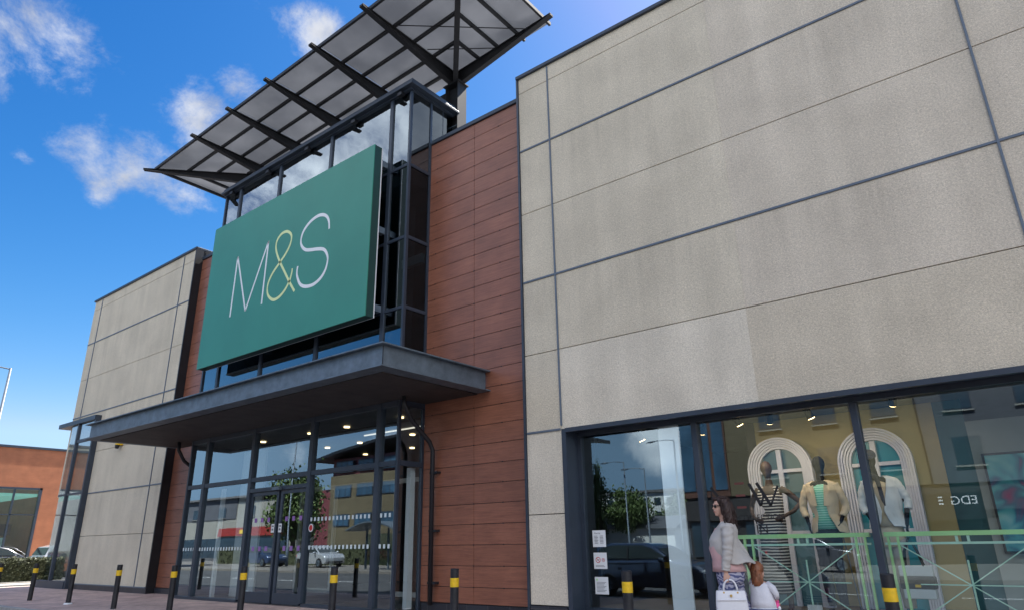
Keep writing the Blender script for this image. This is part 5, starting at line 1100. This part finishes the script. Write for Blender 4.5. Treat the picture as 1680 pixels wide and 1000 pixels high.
# jacket opens to the front (-x)
jk = cloth(shell([(1.265, wx+.02, wy, .07, .085, 50), (1.235, wx+.022, wy, .10, .15, 46), (1.17, wx+.012, wy, .13, .168, 20), (1.07, wx-.02, wy, .155, .172, 3), (.98, wx-.012, wy, .162, .176, 10), (.88, wx+.045, wy, .185, .185, 46), (.82, wx+.09, wy, .20, .195, 62)], 180, 40), 'jacket', grey, t)
PB(sleeve([(wx+.03, wy-.155, 1.20), (wx+.025, wy-.19, 1.12), (wx+.01, wy-.208, 1.0), (wx-.005, wy-.21, .92), (wx-.028, wy-.212, .82), (wx-.04, wy-.214, .75)], [.068, .066, .058, .054, .048, .046], seed=7, amp=.09), 'sleeve', grey, smooth=True)
PB(MB().tube([(wx+.03, wy+.155, 1.20), (wx+.10, wy+.19, 1.06), (wx+.19, wy+.20, .93), (wx+.235, wy+.19, .82)], [.066, .06, .052, .046], 20), 'sleeve', grey, smooth=True)
PB(loftz([(.80, wx+.0, wy, .14, .17), (.755, wx+.015, wy, .16, .19), (.66, wx+.015, wy, .155, .19), (.60, wx+.0, wy, .13, .17)], 30, .02, 6), 'trouser_seat', pat, smooth=True)
for s_, kx, ax in ((-1, -.06, .05), (1, .10, .22)):
    y = wy+s_*.085; PB(sleeve([(wx+.01, y, .72), (wx+kx*.6, y, .55), (wx+kx, y, .40), (wx+ax, y, .12)], [.118, .098, .085, .075], seed=13), 'trouser_leg', pat, smooth=True)
    PB(MB().tube([(wx+ax+.05, y, .035), (wx+ax-.06, y, .035), (wx+ax-.175, y, .022)], [.038, .042, .024], 12), 'shoe', M['black'], smooth=True)
WT = t; WT.rotation_euler = (0, 0, R(24))
# handbag
t = thing('handbag', 'white structured leather handbag with two round handles held by the walking woman', 'handbag', (-3.22, wy-.215, .27))
wl = mat('white_leather', (.72, .72, .74), .42, 0, .03, 8, .12, 60)
b = MB(); rings = []
for z, hw, hd in ((.27, .165, .062), (.28, .172, .068), (.42, .168, .062), (.535, .155, .045), (.548, .150, .038)):
    pts_ = []
    for j in range(24):
        a = 2*math.pi*j/24; ca, sa = math.cos(a), math.sin(a)
        pts_.append(b.bm.verts.new((-3.215+hw*abs(ca)**.35*(1 if ca > 0 else -1), wy-.215+hd*abs(sa)**.45*(1 if sa > 0 else -1), z)))
    rings.append(pts_)
for p, q in zip(rings, rings[1:]):
    for j in range(24): b.bm.faces.new((p[j], p[(j+1) % 24], q[(j+1) % 24], q[j]))
b.bm.faces.new(rings[0][::-1]); b.bm.faces.new(rings[-1]); VB(b, 'bag_body', wl, t, smooth=True, bevel=.004)
VB(MB().box(-3.37, -3.06, wy-.285, wy-.272, .45, .462), 'seam_strip', wl, t, bevel=.003)
for y in (wy-.245, wy-.185): VB(MB().tube([(-3.215+.072*math.cos(math.pi*i/14), y, .535+.125*math.sin(math.pi*i/14)**.8) for i in range(15)], .0095, 10), 'handle', wl, t, smooth=True)
gold = mat('gold_metal', (.62, .42, .14), .3, .9, .05, 5)
VB(MB().tube([(-3.215, wy-.276, .50), (-3.215, wy-.284, .50)], .014, 14), 'clasp', gold, t)
for x in (-3.287, -3.143): VB(MB().tube([(x, wy-.252, .53), (x, wy-.262, .53)], .010, 10), 'stud', gold, t)
_o = Vector((-3.22-wx, -.215, .27)); _o.rotate(Matrix.Rotation(R(24), 3, 'Z')); t.location = (wx+_o.x, wy+_o.y, .27); t.rotation_euler = (0, 0, R(24))
# child
cx, cy = -2.93, wy+.16
t = thing('person', 'small child with long red hair and white cardigan behind the woman', 'person', (cx, cy, 0))
b = MB(); face(b, (cx, cy, .735), .82, (.5, .9))
b.tube([(cx, cy, .68), (cx+.005, cy, .62)], [.036, .042], 12)
loft(b, [(.63, cx, cy, .055, .045), (.60, cx, cy, .10, .065), (.50, cx+.01, cy, .10, .075), (.38, cx+.01, cy, .10, .08), (.32, cx+.01, cy, .10, .08)])
for s_ in (-1, 1): b.tube([(cx+s_*.05, cy, .36), (cx+s_*.055, cy, .20), (cx+s_*.055, cy, .06)], [.055, .042, .03], 12); b.tube([(cx+s_*.055, cy-.02, .03), (cx+s_*.055, cy+.07, .02)], [.026, .02], 10)
b.tube([(cx+.09, cy, .59), (cx+.15, cy-.01, .55), (cx+.17, cy+.0, .51)], [.030, .026, .022], 12); b.tube([(cx+.17, cy, .51), (cx+.165, cy+.03, .46), (cx+.15, cy+.05, .43)], [.022, .019, .015], 12); hand(b, (cx+.15, cy+.05, .43), (-.1, .3, -1), (0, 1, 0), .6, .7)
b.tube([(cx-.09, cy, .59), (cx-.07, cy+.02, .64), (cx-.03, cy+.03, .655)], [.028, .022, .016], 12); hand(b, (cx-.03, cy+.03, .655), (.4, 0, 1), (-1, 0, 0), .6, .7, -1)
PB(b, 'body', skin, fuse=.006, sm=2)
b = MB(); b.ell((cx, cy-.008, .765), (.072, .084, .076)); b.ell((cx, cy-.035, .70), (.052, .05, .085))
for k in range(22):
    a = -math.pi/2+r.uniform(-1.2, 1.2); ph = r.uniform(0, 6); b.tube([(cx+.056*math.cos(a)+.006*math.sin(ph+i), cy-.02+.068*math.sin(a)+.006*math.cos(ph+i), .76-.026*i) for i in range(8)], [.013]*6+[.010, .004], 6)
PB(b, 'hair', mat('red_hair', (.21, .075, .03), .45, 0, .4, 30, .4, 60, (1, 1, .35)), fuse=.006)
PB(loftz([(.625, cx, cy, .06, .05), (.60, cx, cy, .115, .078), (.52, cx+.01, cy, .118, .092), (.42, cx+.015, cy, .135, .105), (.345, cx+.02, cy, .140, .115)], 32, .02, 9), 'cardigan', mat('white_knit', (.68, .68, .72), .9, 0, .05, 10, .4, 60), smooth=True)
PB(MB().tube([(cx+.085, cy, .60), (cx+.15, cy-.01, .555), (cx+.172, cy+.0, .50), (cx+.165, cy+.03, .46)], [.04, .038, .033, .029], 14), 'sleeve', mat('white_knit_sleeve', (.68, .68, .72), .9, 0, .05, 10, .4, 60), smooth=True)
PB(MB().tube([(cx-.085, cy, .60), (cx-.085, cy+.02, .63), (cx-.04, cy+.03, .65)], [.038, .032, .025], 14), 'sleeve', bpy.data.materials['white_knit_sleeve'], smooth=True)
PB(loftz([(.36, cx+.02, cy, .14, .115), (.30, cx+.02, cy, .165, .135), (.27, cx+.02, cy, .17, .14)], 32, .03, 3), 'skirt', stripes('striped_skirt', (.66, .66, .70), (.06, .08, .22), .028, .5), smooth=True)
for s_ in (-1, 1): PB(MB().tube([(cx+s_*.055, cy-.04, .03), (cx+s_*.055, cy+.085, .022)], [.034, .026], 12), 'shoe', M['white'], smooth=True)
t = thing('soft_toy', 'small bright pink toy in the hand of the red haired child', 'toy', (cx+.14, cy+.06, .36))
pk = mat('bright_pink', (.75, .08, .28), .7, 0, .3, 30)
VB(MB().ell((cx+.145, cy+.05, .375), (.035, .03, .04)).ell((cx+.155, cy+.05, .42), (.024, .022, .024)), 'toy_body', pk, t, fuse=.006)
VB(MB().ell((cx+.118, cy+.05, .40), (.018, .012, .022)).ell((cx+.175, cy+.04, .355), (.02, .012, .022)), 'toy_limbs', M['white'], t, smooth=True)
